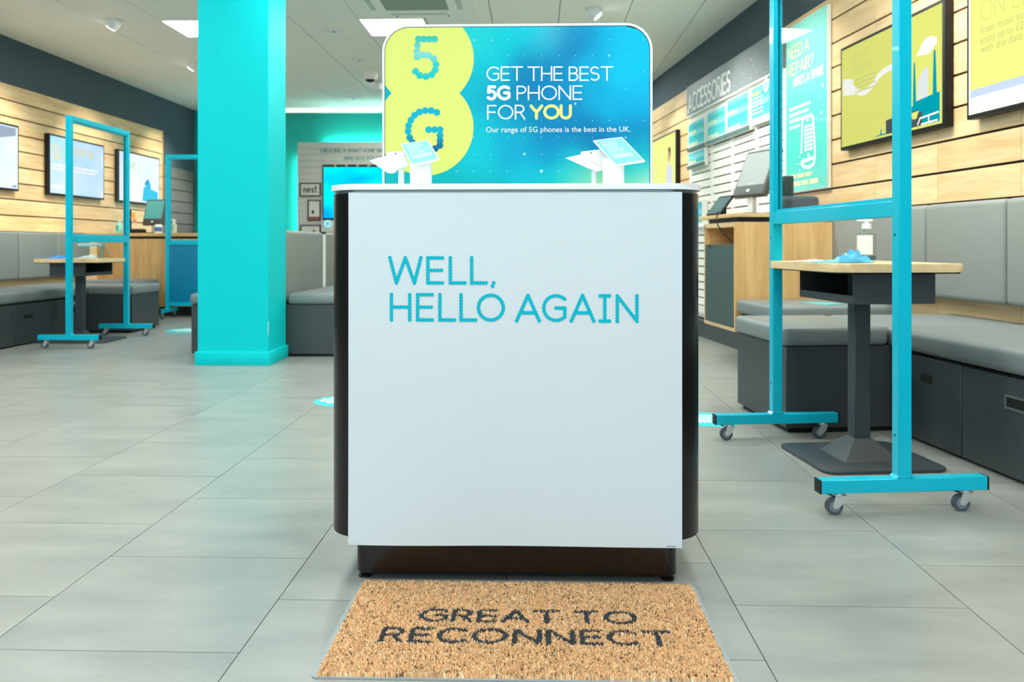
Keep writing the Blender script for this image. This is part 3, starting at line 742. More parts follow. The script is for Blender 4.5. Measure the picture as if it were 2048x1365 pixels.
def screen(name, label, loc, rz, L, foot, top, mid0, mid1, solid=False, tube_w=.04, mirror=1):
    """y runs along the frame from 0 to L; feet cross it along x"""
    t = thing(name, label, 'screen', loc, rz, 'wheeled protective screens'); h = tube_w/2
    for y in (0, L):
        ft = ob('foot', BX(-foot/2, foot/2, y-h, y+h, .066, .106, .002, 1), FRAME, t)
        for sx in (-1, 1): ob('end_cap', BX(min(sx*foot/2, sx*(foot/2+.004)), max(sx*foot/2, sx*(foot/2+.004)), y-h, y+h, .066, .106), BLACK, ft)
        for sx in (-1, 1):
            bm = bmesh.new(); v = [bm.verts.new(p) for p in ((sx*h, y-h, .106), (sx*(h+.008), y-h, .106), (sx*h, y-h, .114), (sx*h, y+h, .106), (sx*(h+.008), y+h, .106), (sx*h, y+h, .114))]
            for f in ((0, 1, 2), (3, 5, 4), (0, 3, 4, 1), (1, 4, 5, 2), (0, 2, 5, 3)): bm.faces.new([v[i] for i in f])
            ob('weld', bm, FRAME, ft)
        po = ob('post', BX(-h, h, y-h, y+h, .106, top, .002, 1), FRAME, t)
        for z in (.23, .83): ob('screw_hole', CY((-h-.0006, y+.003, z), (-h+.001, y+.003, z), .004, n=10), DARKER, po)
        for sx in (-1, 1): make_caster(t, sx*(foot/2-.06), y, .0655, 0)
    ob('top_rail', BX(-h, h, h, L-h, top-.04, top, .002, 1), FRAME, t)
    ob('middle_rail', BX(-h, h, h, L-h, mid0, mid1, .002, 1), FRAME, t)
    bm = bmesh.new()
    for sx in (-1, 1):
        box(bm, sx*.008-.004, sx*.008+.004, h, h+.012, mid1, top-.04); box(bm, sx*.008-.004, sx*.008+.004, L-h-.012, L-h, mid1, top-.04)
        box(bm, sx*.008-.004, sx*.008+.004, h, L-h, mid1, mid1+.012); box(bm, sx*.008-.004, sx*.008+.004, h, L-h, top-.052, top-.04)
    ob('glazing_bead', bm, FRAME, t)
    ob('pane', BX(-.002, .002, h, L-h, mid1, top-.04), GLASS, t, label='clear acrylic pane')
    if solid:
        ob('bottom_rail', BX(-h, h, h, L-h, .135, .175, .002, 1), FRAME, t)
        ob('solid_panel', BX(-.012, .012, h, L-h, .175, mid0), BLUEP, t, label='solid blue lower panel')
    return t
screen('protective_screen', 'tall cyan framed clear screen on wheels in front of the oak table on the right', R(1.231, -.365), RA, .935, .515, 1.87, .884, .932)
screen('protective_screen', 'cyan framed clear screen on wheels in front of the left hand table', (-3.6, 6.265, 0), 0, .89, .48, 1.80, .82, .872)
screen('protective_screen', 'cyan framed screen with solid blue lower half beside the pillar', (-4.02, 8.9, 0), -PI/2, .95, .42, 1.785, .80, .84, True)

# ================================================================== TABLES
def table(label, loc, rz, wx, wy, top, plate, mirror=1, cz=0):
    t = thing('cafe_table', label, 'table', loc, rz, 'oak topped pedestal tables')
    ob('table_top', PR(rrect(-wx/2, wx/2, -wy/2, wy/2, .05, 8), top-.029, top, .0025), OAKT, t)
    ob('underframe', BX(-wx/2+.02, wx/2-.02, -wy/2+.02, wy/2-.02, top-.034, top-.029), BLACK, t)
    x0, x1, y0, y1, z0, z1 = -.145, .15, -.24, .19, top-.14, top-.034
    bm = bmesh.new(); e = .006     # tray, open towards the aisle
    box(bm, x0, x1, y0, y0+e, z0, z1); box(bm, x0, x1, y1-e, y1, z0, z1); box(bm, x0, x1, y0+e, y1-e, z0, z0+e); box(bm, x1-e, x1, y0+e, y1-e, z0+e, z1)
    box(bm, x0, x0+e, y0+e, y1-e, z0+e, z0+.028)
    ob('tray', bm, DARK, t, rot=(0, 0, 0 if mirror > 0 else PI))
    ob('column', BX(-.03, .03, -.03, .03, .07, top-.034, .003, 1), PLATE, t)
    bm = bmesh.new(); a = [bm.verts.new((x*.105, y*.105, .012)) for x, y in ((-1, -1), (1, -1), (1, 1), (-1, 1))]; b = [bm.verts.new((x*.033, y*.033, .082)) for x, y in ((-1, -1), (1, -1), (1, 1), (-1, 1))]
    bm.faces.new(b); bm.faces.new(a[::-1])
    for i in range(4): bm.faces.new((a[i], a[(i+1) % 4], b[(i+1) % 4], b[i]))
    ob('base_pyramid', bm, PLATE, t)
    ob('base_plate', PR(rrect(-plate[0]/2, plate[0]/2, -plate[1]/2, plate[1]/2, .045, 8), .002, .0115, .002), mat('dark_base_plate', (58, 66, 72), .38, noise=.1, scale=8), t)
    return t
table('oak topped table with dark tray behind the right hand screen', R(1.045, .245), RA, .47, .60, .735, (.455, .425))
table('oak topped table with dark tray behind the left hand screen', (-3.80, 6.78, 0), 0, .55, .48, .685, (.6, .42), -1)

# ---- on the right table
tz = .7355
def bottle(label, loc, h, r, body, cap, labm, liquid=None, name='pump_bottle'):
    t = thing(name, label, 'bottle', loc)
    ob('bottle_body', lathe([(r*.9, 0), (r, .004), (r, h*.62), (r*.92, h*.68), (r*.5, h*.72), (r*.42, h*.74), (r*.42, h*.77)], 24), body, t)
    if liquid: ob('liquid', lathe([(r*.86, .003), (r*.95, .006), (r*.95, h*.13), (.002, h*.13)], 24), liquid, t)
    p = ob('pump', lathe([(r*.5, h*.77), (r*.5, h*.9), (r*.25, h*.905), (r*.2, h*.95)], 20), cap, t)
    bm = BX(-r*1.0, r*.6, -r*.25, r*.25, h*.945, h, r*.08, 2); ob('nozzle', bm, cap, p)
    cyl_ = bmesh.new(); n = 14
    for i in range(n):
        a0 = math.radians(-185+112*i/n); a1 = math.radians(-185+112*(i+1)/n); rr_ = r*1.012
        cyl_.faces.new([cyl_.verts.new(q) for q in ((rr_*math.cos(a0), rr_*math.sin(a0), h*.16), (rr_*math.cos(a1), rr_*math.sin(a1), h*.16), (rr_*math.cos(a1), rr_*math.sin(a1), h*.62), (rr_*math.cos(a0), rr_*math.sin(a0), h*.62))])
    ob('label_sheet', cyl_, labm, t)
    return t
p = at(1733, 520, 3.28)
bottle('clear pump bottle of sanitiser with white label on the right hand table', (p[0], 3.28, tz), .165, .036, glass('clear_plastic', (240, 246, 246)), WHITEP, mat('bottle_label', (238, 240, 242), .5), glass('gel', (205, 225, 225)))
def crumple(name, label, cat, loc, a, b, h, m, seed, rz=0, peak=.72):
    rnd = random.Random(seed); bm = bmesh.new(); n = 26; k = 12; G = []
    ph = [rnd.uniform(0, 6.28) for _ in range(8)]
    for i in range(n+1):
        row = []
        for j in range(k+1):
            x = -1+2*i/n; y = -1+2*j/k
            edge = max(0, 1-abs(y)**2.5)*max(0, 1-abs(x)**6)
            bulge = math.exp(-((x-peak+.35)/.55)**2)
            fold = .5+.5*math.sin(7*x+5*y+ph[0])*.5+.25*math.sin(15*x-9*y+ph[1])+.2*math.sin(23*y+11*x+ph[2])
            z = .002+h*edge*(.12+.9*bulge)*(.3+.72*fold)
            wy = b*(.55+.45*bulge+.12*math.sin(9*x+ph[3]))
            row.append(bm.verts.new((a*x*(1+.05*math.sin(6*y+ph[4])), wy*y+.25*b*math.sin(3*x+ph[5]), max(.0015, z+rnd.uniform(-.0012, .0012)))))
        G.append(row)
    for i in range(n):
        for j in range(k): bm.faces.new((G[i][j], G[i+1][j], G[i+1][j+1], G[i][j+1]))
    o = ob(name, bm, m, None, loc, (0, 0, rz)); s_ = o.modifiers.new('thickness', 'SOLIDIFY'); s_.thickness = .001
    return tag(o, label, cat)
GLOVE = mat('blue_nitrile', (84, 192, 246), .35, noise=.1, scale=60)
p = at(1685, 525, 3.0)
crumple('glove', 'crumpled light blue disposable glove on the right hand table', 'glove', (p[0], 3.0, tz),   .108, .046, .05, GLOVE, 5, RA)
p = at(1622, 522, 3.12)
crumple('paper_tissue', 'flat white tissue lying left of the glove on the right table', 'tissue', (p[0], 3.14, tz), .06, .05, .008, mat('tissue', (244, 244, 240), .8), 9, .3)

# ================================================================== SEATING, RIGHT SIDE
def cushion(name, x0, x1, y0, y1, z0, z1, m, parent, bev=.022): return ob(name, BX(x0, x1, y0, y1, z0, z1, bev, 4), m, parent)
# local frame of right hand things: x = -t, y = s
rb = thing('wall_bench', 'long grey padded bench with drawers along the right wall', 'bench', R(0, 0), RA)
ob('carcass', BX(-.66, -.02, -2.0, .648, .03, .355), DARKER, rb)
ob('plinth', BX(-.64, -.05, -2.0, .648, 0, .03), BLACK, rb)
cushion('seat_cushion', -.695, -.02, -2.0, .70, .362, .452, LEATH, rb, .026)
def drawer(parent, s0, s1, x, kind):
    d = ob('drawer_front', BX(x, x+.018, s0+.003, s1-.003, .012, .35, .002, 1), DARK, parent)
    if kind == 'slot':
        c = s1-.24; zc = .267
        P = rrect(-.04, .04, -.018, .018, .0175, 6); bm = bmesh.new(); prism(bm, P, 0, .001)
        ob('finger_slot', bm, DARKER, d, (x-.0012, c, zc), (PI/2, 0, PI/2))
        R2 = rrect(-.044, .044, -.022, .022, .0215, 6); bm = bmesh.new()
        A = [bm.verts.new((a, b, .0006)) for a, b in P]; B = [bm.verts.new((a, b, .0006)) for a, b in R2]; n = len(P)
        for i in range(n): bm.faces.new((A[i], A[(i+1) % n], B[(i+1) % n], B[i]))
        ob('slot_rim', bm, PLATE, d, (x-.0012, c, zc), (PI/2, 0, PI/2))
    else:
        c = s1-.325 if kind == 'pull_r' else (s0+s1)/2; zc = .265
        bm = bmesh.new()
        for b_ in ((-.085, .085, .017, .024), (-.085, .085, -.024, -.017), (-.085, -.077, -.017, .017), (.077, .085, -.017, .017)): box(bm, -.004, 0, b_[0], b_[1], b_[2], b_[3])
        ob('pull_frame', bm, mat('nickel', (150, 152, 150), .3, metal=.8), d, (x, c, zc), label='recessed metal pull')
        ob('pull_recess', BX(-.0012, 0, -.077, .077, -.017, .017), DARKER, d, (x, c, zc))
drawer(rb, .187, .648, -.68, 'slot'); drawer(rb, -.65, .187, -.68, 'pull_r'); drawer(rb, -1.3, -.65, -.68, 'pull_r')
for s0, s1 in ((.10, .722), (.722, 1.329), (1.329, 1.95), (1.95, 2.5), (-.52, .10)): cushion('backrest', -.13, -.03, s0+.004, s1-.004, .532, 1.006, LEATHB, rb, .025)
rr_ = thing('bench_return', 'grey padded bench block with charcoal sides jutting out behind the right table', 'bench', R(0, 0), RA)
ob('carcass', BX(-1.15, -.03, .66, 1.235, .022, .368, .002, 1), DARK, rr_)
ob('plinth', BX(-1.13, -.05, .68, 1.21, 0, .022), BLACK, rr_)
ob('corner_seam', BX(-.6845, -.6805, .654, .662, .022, .368), BLACK, rr_)
cushion('seat_cushion', -1.168, -.7, .645, 1.24, .37, .452, LEATH, rr_, .024)
cushion('seat_cushion', -.697, -.02, .705, 1.24, .37, .452, LEATH, rr_, .024)
r2 = thing('bench', 'far grey bench cushion in front of the oak cash desk on the right', 'bench', R(0, 0), RA)
ob('carcass', BX(-.745, -.03, 1.72, 2.28, .02, .37, .002, 1), DARK, r2)
cushion('seat_cushion', -.772, -.02, 1.7, 2.3, .374, .46, LEATH, r2, .024)
t = tag(ob('leaflet', BX(-.07, .07, -.1, .1, 0, .003), mat('leaflet_print', (90, 190, 190), .5, noise=.3, scale=20), None, R(.42, 1.86, .4605), (0, 0, .5)), 'turquoise leaflet lying on the far bench', 'leaflet')

# ---- cash desk on the right
rc = thing('cash_desk', 'oak cash desk with open niche and dark green door', 'cabinet', R(0, 0), RA)
x0, x1, s0, s1, z0, z1 = -.765, -.03, 2.335, 2.945, .25, .945
ob('side_panel', BX(x0, x1, s0, s0+.02, z0, z1), OAKV, rc); ob('side_panel', BX(x0, x1, s1-.02, s1, z0, z1), OAKV, rc)
ob('bottom_panel', BX(x0, x1, s0+.02, s1-.02, z0, z0+.022), OAKH, rc); ob('shelf', BX(x0+.02, x1, s0+.02, s1-.02, .785, .80), OAKH, rc)
ob('top_panel', BX(x0, x1, s0+.02, s1-.02, z1-.03, z1), OAKH, rc); ob('back_panel', BX(x1-.35, x1-.33, s0+.02, s1-.02, z0+.022, z1-.03), OAKV, rc)
d = ob('door', BX(x0-.002, x0+.018, s0+.022, s1-.022, z0+.024, .802, .002, 1), DGREEN, rc); ob('door_pull', BX(x0-.004, x0-.001, s1-.14, s1-.115, .777, .803), BLACK, d)
ob('plinth', BX(-.36, -.05, s0, s1, 0, z0), DARK, rc)
ob('shadow_gap', BX(x0+.03, x1, s0+.01, s1-.01, z1, z1+.03), BLACK, rc)
ob('worktop', PR(rrect(x0-.01, x1, s0-.01, s1+.12, .02, 4), z1+.03, z1+.055, .002), OAKX, rc)
ob('niche_cable_box', BX(-.55, -.42, s0+.03, s0+.12, .80, .9), BLACK, rc)
WT = z1+.0555
t = thing('desk_plug_strip', 'small white plug strip at the corner of the cash desk', 'plug strip', R(.79, 3.0, .945)); ob('strip_body', BX(-.03, .03, -.08, .08, -.025, 0, .004), WHITE, t); ob('strip_socket', BX(-.034, -.03, -.05, .05, -.02, -.006), GREYT, t)
def monitor(name, label, loc, rz, w_, h_, tilt, stand_h, scr, cat='monitor', deep=.05):
    t = thing(name, label, cat, loc, rz)
    hd = ob('housing', BX(-w_/2, w_/2, 0, deep, 0, h_, .012, 3), BLACK if cat == 'tablet' else mat('grey_black_plastic', (72, 78, 78), .4), t, (0, 0, stand_h), (-tilt, 0, 0))
    b = .02 if cat != 'tablet' else .012; lo_ = .075 if cat != 'tablet' else .015
    ob('display', BX(-w_/2+b, w_/2-b, -.0015, 0, lo_, h_-b), scr, hd)
    if cat != 'tablet':
        ob('badge', BX(-.016, .016, -.003, 0, .03, .045), WHITEP, hd)
        ob('stand_neck', BX(-.03, .03, .03, .06, .01, stand_h+.08), mat('white_plastic', (225, 225, 222), .4), t)
        ob('stand_foot', BX(-.1, .1, -.07, .1, 0, .012, .004), BLACK, t)
    else:
        ob('kickstand', BX(-.03, .03, .05, .06, 0, stand_h+h_*.5), BLACK, t, (0, .03, 0))
    return t
SCRG = mat('reflective_screen', (150, 158, 158), .15, noise=.05, scale=3)
monitor('till_monitor', 'grey touch screen till monitor tilted back on the right cash desk', R(.57, 2.66, WT), RFACE+.22, .36, .34, math.radians(22), .13, SCRG)
monitor('tablet', 'dark tablet leaning on its stand on the right cash desk', R(.745, 2.83, WT), RFACE+.15, .2, .17, math.radians(38), .005, mat('tablet_screen', (52, 88, 94), .15, noise=.5, scale=5), 'tablet', .012)
t = thing('receipt_printer', 'dark rounded receipt printer behind the screen on the right cash desk', 'printer', R(.3, 2.5, WT), RA)
bm = BX(-.13, .13, -.09, .09, 0, .115, .03, 4); ob('printer_body', bm, mat('printer_plastic', (48, 66, 68), .45), t); ob('paper_slot', BX(-.06, .06, -.02, -.012, .1145, .116), BLACK, t)
t = thing('card_terminal', 'tall dark card terminal standing behind the receipt printer', 'card terminal', R(.25, 2.74, WT), RA)
ob('terminal_body', BX(-.035, .035, -.03, .03, 0, .27, .008, 2), mat('terminal_plastic', (40, 58, 60), .5), t); ob('keypad', BX(-.025, .025, -.032, -.03, .05, .12), BLACK, t)
tag(ob('power_cable', tube([R(.775, 2.62, WT+.02), R(.79, 2.62, WT-.03), R(.785, 2.6, .93), R(.76, 2.58, .88), R(.70, 2.5, .80), R(.60, 2.42, .775)], .004), BLACK), 'black cable hanging from the cash desk top into the niche', 'cable')

# ================================================================== RIGHT WALL DISPLAYS
def flat_tv(label, loc, rz, w_, h_, scr, graphics, tilt=0, depth=.05, brackets=True):
    """graphics: (name, material, [polygons in 0..1 screen coordinates], layer)"""
    t = thing('wall_screen', label, 'screen', loc, rz, 'flat screens on the walls')
    hd = ob('housing', BX(-w_/2, w_/2, 0, depth, -h_/2, h_/2, .006, 2), BLACK, t)
    b = .02
    d = ob('display', BX(-w_/2+b, w_/2-b, -.001, .0, -h_/2+b, h_/2-b), scr, hd)
    W, H_ = w_-2*b, h_-2*b
    for nm, m, polys, lay in graphics:
        bm = bmesh.new()
        for P in polys: poly(bm, [(-W/2+a*W, -H_/2+c*H_) for a, c in P], -.0015-.0006*lay)
        ob(nm, bm, m, d, smooth=False)
    if brackets:
        for x in (-.3, .3): ob('wall_bracket', BX(x-.02, x+.02, depth, depth+.055, -.14, .14), BLACK, t)
    return t, d, W, H_
EY = emit('screen_yellow', (238, 242, 128), .86*SCR); EYL = emit('screen_pale_yellow', (244, 248, 140), .95*SCR); EW = emit('screen_white', (250, 252, 246), .95*SCR)
ET = emit('screen_teal', (0, 172, 190), .8*SCR); EG = emit('screen_grey', (92, 104, 108), .7*SCR); EWG = emit('screen_offwhite', (232, 240, 240), .85*SCR)
EYT = emit('screen_dull_yellow', (214, 220, 138), .86*SCR); EBL = emit('screen_ice', (205, 222, 246), .95*SCR)
def ribbon(pts, wdt):
    out = []
    for (a, b) in zip(pts, pts[1:]):
        d_ = Vector(b)-Vector(a); n = Vector((-d_.y, d_.x)).normalized()*wdt/2; n = Vector((n.x, n.y*1.7))
        out.append([(a[0]+n.x, a[1]+n.y), (a[0]-n.x, a[1]-n.y), (b[0]-n.x, b[1]-n.y), (b[0]+n.x, b[1]+n.y)])
    return out
p0 = R(.075, (2.335+1.243)/2, (2.047+1.40)/2)
wave = [(.16, .56), (.2, .51), (.25, .485), (.3, .49), (.34, .515), (.38, .55), (.42, .59), (.46, .615), (.52, .63), (.6, .625), (.7, .6)]
tv1, d1, W1, H1 = flat_tv('yellow city picture on a wall screen behind the front post of the right screen', p0, RFACE, 1.095, .65, EY, [
    ('picture_ribbon', EW, ribbon(wave, .035)+[[(.02, .70), (.14, .66), (.145, .6), (.19, .53), (.16, .5), (.02, .53)]], 1),
    ('picture_cloud', EW, [[(.785, .64), (.81, .68), (.83, .72), (.86, .755), (.89, .765), (.93, .755), (.96, .73), (.965, .685), (.94, .665), (.92, .635), (.89, .62), (.85, .625), (.81, .635)]], 1),
    ('picture_chimney', ET, [[(.755, .22), (.762, .59), (.775, .59), (.785, .22)]], 1),
    ('picture_chimney', ET, [[(.925, .22), (.934, .63), (.95, .63), (.962, .22)]], 1),
    ('picture_tower', EWG, [[(.795, .24), (.80, .42), (.845, .5), (.888, .515), (.89, .24)]], 1),
    ('picture_block', ET, [[(.74, .2), (.79, .245), (.985, .27), (.985, .02), (.74, .02)]], 2),
    ('picture_ship', EG, [[(.50, .02), (.50, .15), (.56, .155), (.56, .19), (.65, .19), (.65, .16), (.80, .165), (.81, .14), (.84, .14), (.84, .02)]], 3),
    ('picture_windows', EW, ribbon([(.80, .03), (.82, .085), (.98, .1)], .010)+ribbon([(.83, .03), (.97, .035)], .010)+ribbon([(.895, .03), (.895, .09)], .010), 4),
    ('picture_hull', EY, [[(.755, .09), (.74, .15), (.81, .155), (.79, .09)]], 4),
    ('picture_crane', ET, [[(.37, .02), (.44, .035), (.445, .08), (.455, .08), (.455, .035), (.50, .03), (.50, .02)]], 1)])
letters('screen_lettering', 'LONDON', -W1/2+.13, -W1/2+.36, .12, .052, .002, EYT, d1, -.003); letters('screen_lettering', 'HELLO', -W1/2+.14, -W1/2+.3, .20, .052, .002, EYT, d1, -.003)
bars('screen_small_print', [(-W1/2+.18, -W1/2+.42, .085-.025*i, .009) for i in range(4)], EYT, d1, -.003, seed=8)
p0 = R(.085, 1.049-.545, (2.047+1.404)/2)
tv2, d2, W2, H2 = flat_tv('bright yellow and white screen at the top right edge of the view', p0, RFACE, 1.095, .65, EYL, [
    ('screen_edge_band', EW, [[(0, 0), (0, 1), (.012, 1), (.012, 0)], [(0, 0), (0, .13), (1, .13), (1, 0)]], 1),
    ('screen_ice_band', EBL, [[(.012, .13), (.012, .19), (1, .19), (1, .13)]], 1)])
letters('screen_lettering', 'ON EE', -W2/2+.09, -W2/2+.42, .12, .09, .0016, EYT, d2, -.0035, gap=.22); letters('screen_lettering', 'ENT', -W2/2+.09, -W2/2+.3, .23, .06, .0016, EYT, d2, -.0035, gap=.22)
font_text('screen_small_print', 'from music to sport', -W2/2+.09, -W2/2+.5, .06, d2, EYT, -.0035); font_text('screen_small_print', 'enjoy up to £220 worth', -W2/2+.09, -W2/2+.56, .015, d2, EYT, -.0035); font_text('screen_small_print', 'with the data on us', -W2/2+.09, -W2/2+.5, -.03, d2, EYT, -.0035)
p0 = R(.075, 6.06+.545, (2.04+1.45)/2)
tv3, d3, W3, H3 = flat_tv('yellow screen with a figure in white at the right edge of the header board', p0, RFACE, 1.095, .62, emit('screen_lemon', (240, 250, 150), .95*SCR), [])
# the pictured figure: printed silhouette pieces on the display
def body_poly(cx, w_, z0, z1): return [(cx-w_, z0), (cx-w_*.95, z0+(z1-z0)*.7), (cx-w_*.3, z1), (cx+w_*.3, z1), (cx+w_*.95, z0+(z1-z0)*.7), (cx+w_, z0)]
for nm, m, P, lay in (('pictured_shirt', emit('screen_shirt', (224, 230, 244), .9*SCR), body_poly(.78, .12, .01, .45), 1), ('pictured_hair', emit('screen_hair', (96, 90, 90), .7*SCR), [(.78+.055*math.cos(a*.3), .64+.12*math.sin(a*.3)) for a in range(21)], 1), ('pictured_face', emit('screen_face', (214, 180, 160), .8*SCR), [(.775+.045*math.cos(a*.3), .58+.11*math.sin(a*.3)) for a in range(21)], 2)):
    bm = bmesh.new(); poly(bm, [(-W3/2+a*W3, -H3/2+c*H3) for a, c in P], -.0015-.0006*lay); ob(nm, bm, m, d3, smooth=False)
bars('screen_small_print', [(-W3/2+.1, -W3/2+.5, .05-.05*i, .012) for i in range(5)], emit('screen_pale', (226, 234, 170), .9*SCR), d3, -.0025, seed=2)

# ---- repair poster board
po = thing('repair_poster', 'tall turquoise repair poster board with a white phone drawing', 'poster', R(.055, 2.888, 1.79), RFACE)
ob('board', BX(-.33, .335, 0, .028, -.612, .61, .003, 1), mat('foam_board', (238, 236, 224), .6), po)
bm = bmesh.new(); poly(bm, [(-.325, -.605), (.33, -.605), (.33, .605), (-.325, .605)], -.0012)
pf = ob('print', bm, gradient('repair_print', [(0, (130, 226, 214)), (.25, (84, 208, 200)), (.55, (92, 208, 198)), (.75, (120, 218, 206)), (1, (140, 226, 214))], 2, -.6, .6, noise=.12, nscale=3), po, smooth=False)
CREAM = mat('cream_print', (232, 238, 190), .5)
letters('poster_lettering', 'NEED A', -.28, .06, .37, .085, .006, CREAM, pf, -.003, gap=.2); letters('poster_lettering', 'REPAIR?', -.28, .13, .245, .085, .006, CREAM, pf, -.003, gap=.2)
letters('poster_lettering', "HERE'S A SPARE", -.19, .28, .16, .055, .006, WHITEP, pf, -.003, gap=.2)
bars('poster_small_print', [(-.26, .09-.02*i*i, .0-.045*i, .022) for i in range(4)], WHITEP, pf, -.003, seed=5)
ph = [arc_ for arc_ in []]
outline = [(-.03, -.09), (.1, -.085), (.125, -.11), (.165, -.37), (.155, -.42), (.1, -.445), (-.02, -.445), (-.05, -.41), (-.02, -.40), (.1, -.40)]
bm = draw([[(-.06, -.33), (-.045, -.12), (-.02, -.09), (.1, -.09), (.13, -.12), (.16, -.37), (.14, -.43), (.08, -.45), (-.02, -.44), (-.06, -.41)], [(-.05, -.40), (.12, -.39)]], .014, True, .02, -.003)
for i in range(5):
    for j in range(7): disc(bm, -.0+.028*i, -.16-.027*j, .012, -.003, 8)
disc(bm, .04, -.115, .014, -.003, 12); disc(bm, .055, -.365, .016, -.003, 12)
for x, z, r in ((-.09, -.36, .008), (-.11, -.41, .007), (-.09, -.46, .007), (-.12, -.48, .006), (.27, .08, .012), (.25, -.1, .011), (.28, -.05, .006), (.24, .0, .005)): disc(bm, x, z, r, -.003, 8)
ob('phone_drawing', bm, WHITEP, pf, smooth=False)
bars('poster_small_print', [(-.27, .12, -.495, .03), (-.27, .2, -.55, .035)], CREAM, pf, -.003, seed=6)

# ---- accessories bay
ac = thing('accessories_bay', 'white slatted accessories display with dark grey sign on the right wall', 'display unit', R(0, 0), RA)
SG0, SG1 = 3.27, 5.64
ob('backing', BX(-.03, -.0065, SG0, SG1, .15, 2.12), DARKER, ac)
bays = [(3.27, 3.80), (3.84, 4.36), (4.40, 4.92), (4.96, 5.60)]
WSL = mat('white_slat', (238, 240, 232), .5)
for a, b in bays:
    sm = mesh('slat', BX(-.008, .008, -(b-a)/2, (b-a)/2, -.0322, .0322), WSL, False)
    for k in range(25): inst('slat', sm, ac, (-.038, (a+b)/2, .24+.0772*k))
for s in (3.82, 4.38, 4.94, 5.62, 3.255): ob('upright', BX(-.05, -.0065, s-.022, s+.022, .15, 2.12), WSL, ac)
ob('plinth', BX(-.36, -.0065, SG0, SG1+.4, 0, .143), DARK, ac)
ob('base_shelf', BX(-.3, -.03, 3.3, 5.6, .15, .2, .01, 2), mat('pale_grey_shelf', (190, 192, 190), .5), ac)
sg = ob('sign_board', BX(-.075, -.0065, SG0, SG1+.02, 2.125, 2.43), mat('sign_grey', (128, 138, 144), .5, noise=.08, scale=3), ac)
ob('sign_light_strip', BX(-.08, -.02, SG0, SG1+.02, 2.112, 2.125), WHITE, sg)
# lettering sits on the sign face: local x of text runs towards the entrance
letters('sign_lettering', 'ACCESSORIES', -5.60, -4.36, 2.165, .17, .014, WHITEP, sg, -.077, gap=.26, rot=(0, 0, -PI/2))
bm = bmesh.new(); rnd = random.Random(8)
for i in range(26): disc(bm, -rnd.uniform(3.3, 4.4), rnd.uniform(2.15, 2.41), rnd.uniform(.004, .011), -.077, 8)
o = ob('sign_speckles', bm, mat('pale_speckle', (186, 194, 198), .6), sg, rot=(0, 0, -PI/2), smooth=False); o['kind'] = 'stuff'
CG = gradient('category_card_print', [(0, (150, 222, 232)), (.3, (80, 204, 214)), (.5, (60, 196, 208)), (.55, (150, 226, 236)), (.8, (40, 190, 200)), (1, (120, 214, 226))], 2, -.14, .14, noise=.15, nscale=5)
def ccard(s0, s1, z0, z1, n, txt):
    t = thing('category_card', txt, 'card', R(.085, (s0+s1)/2, (z0+z1)/2), RFACE, 'header cards of the accessories display'); w_, h_ = s1-s0, z1-z0
    ob('card_holder', BX(-w_/2-.02, w_/2+.02, 0, .034, -h_/2-.05, h_/2+.01), WSL, t); bm = bmesh.new(); poly(bm, [(-w_/2, -h_/2), (w_/2, -h_/2), (w_/2, h_/2), (-w_/2, h_/2)], -.0006); f = ob('card_print', bm, CG, t, smooth=False)
    ob('ticket_strip', BX(-w_/2-.02, w_/2+.02, -.012, 0, -h_/2-.05, -h_/2-.015), GREYT, t)
    for i in range(n):
        zz = h_/2-h_*(i+.85)/n*1.0
        bars('card_lettering', [(-w_/2+.02, -w_/2+w_*(.62 if i else .5), zz, .028)], mat('card_yellow', (216, 236, 190), .5), f, -.0014, seed=20+i)
ccard(5.05, 5.56, 1.80, 2.03, 2, 'farthest turquoise header card of the accessories display')
ccard(5.05, 5.56, 1.62, 1.73, 1, 'small turquoise header card below the farthest one'); ccard(4.46, 4.95, 1.80, 2.05, 2, 'second farthest turquoise header card of the accessories display')
ccard(3.90, 4.40, 1.80, 2.07, 2, 'turquoise header card left of the screen post on the accessories display')
t = thing('offer_poster', 'small turquoise offer poster beside the screen post on the accessories display', 'poster', R(.085, 3.58, 1.93), RFACE); ob('card_holder', BX(-.26, .26, 0, .034, -.16, .15), WSL, t)
bm = bmesh.new(); poly(bm, [(-.24, -.11), (.24, -.11), (.24, .14), (-.24, .14)], -.0006); f = ob('card_print', bm, CG, t, smooth=False); bars('small_print', [(-.22, -.0, .05-.03*i, .012) for i in range(5)], WHITEP, f, -.0014, seed=31); bars('card_lettering', [(-.22, -.05, .085, .03)], YELP, f, -.0014, seed=32)
ob('ring_emblem', draw([arc(.06, .12, .035, .045, 0, 360, 20)], .014, False, None, -.002), WHITEP, f, smooth=False)
t = thing('shelf_card', 'turquoise card in a white holder low on the accessories display beside the counter', 'card', R(.09, 5.25, 1.12), RFACE); ob('card_holder', BX(-.2, .2, 0, .04, -.14, .12), WSL, t); bm = bmesh.new(); poly(bm, [(-.17, -.1), (.14, -.1), (.14, .1), (-.17, .1)], -.0006); ob('card_print', bm, CG, t, smooth=False)

# ================================================================== LEFT SIDE
lb = thing('wall_bench', 'long grey padded bench with drawers along the left wall', 'bench', (-4.08, 7.3, 0))
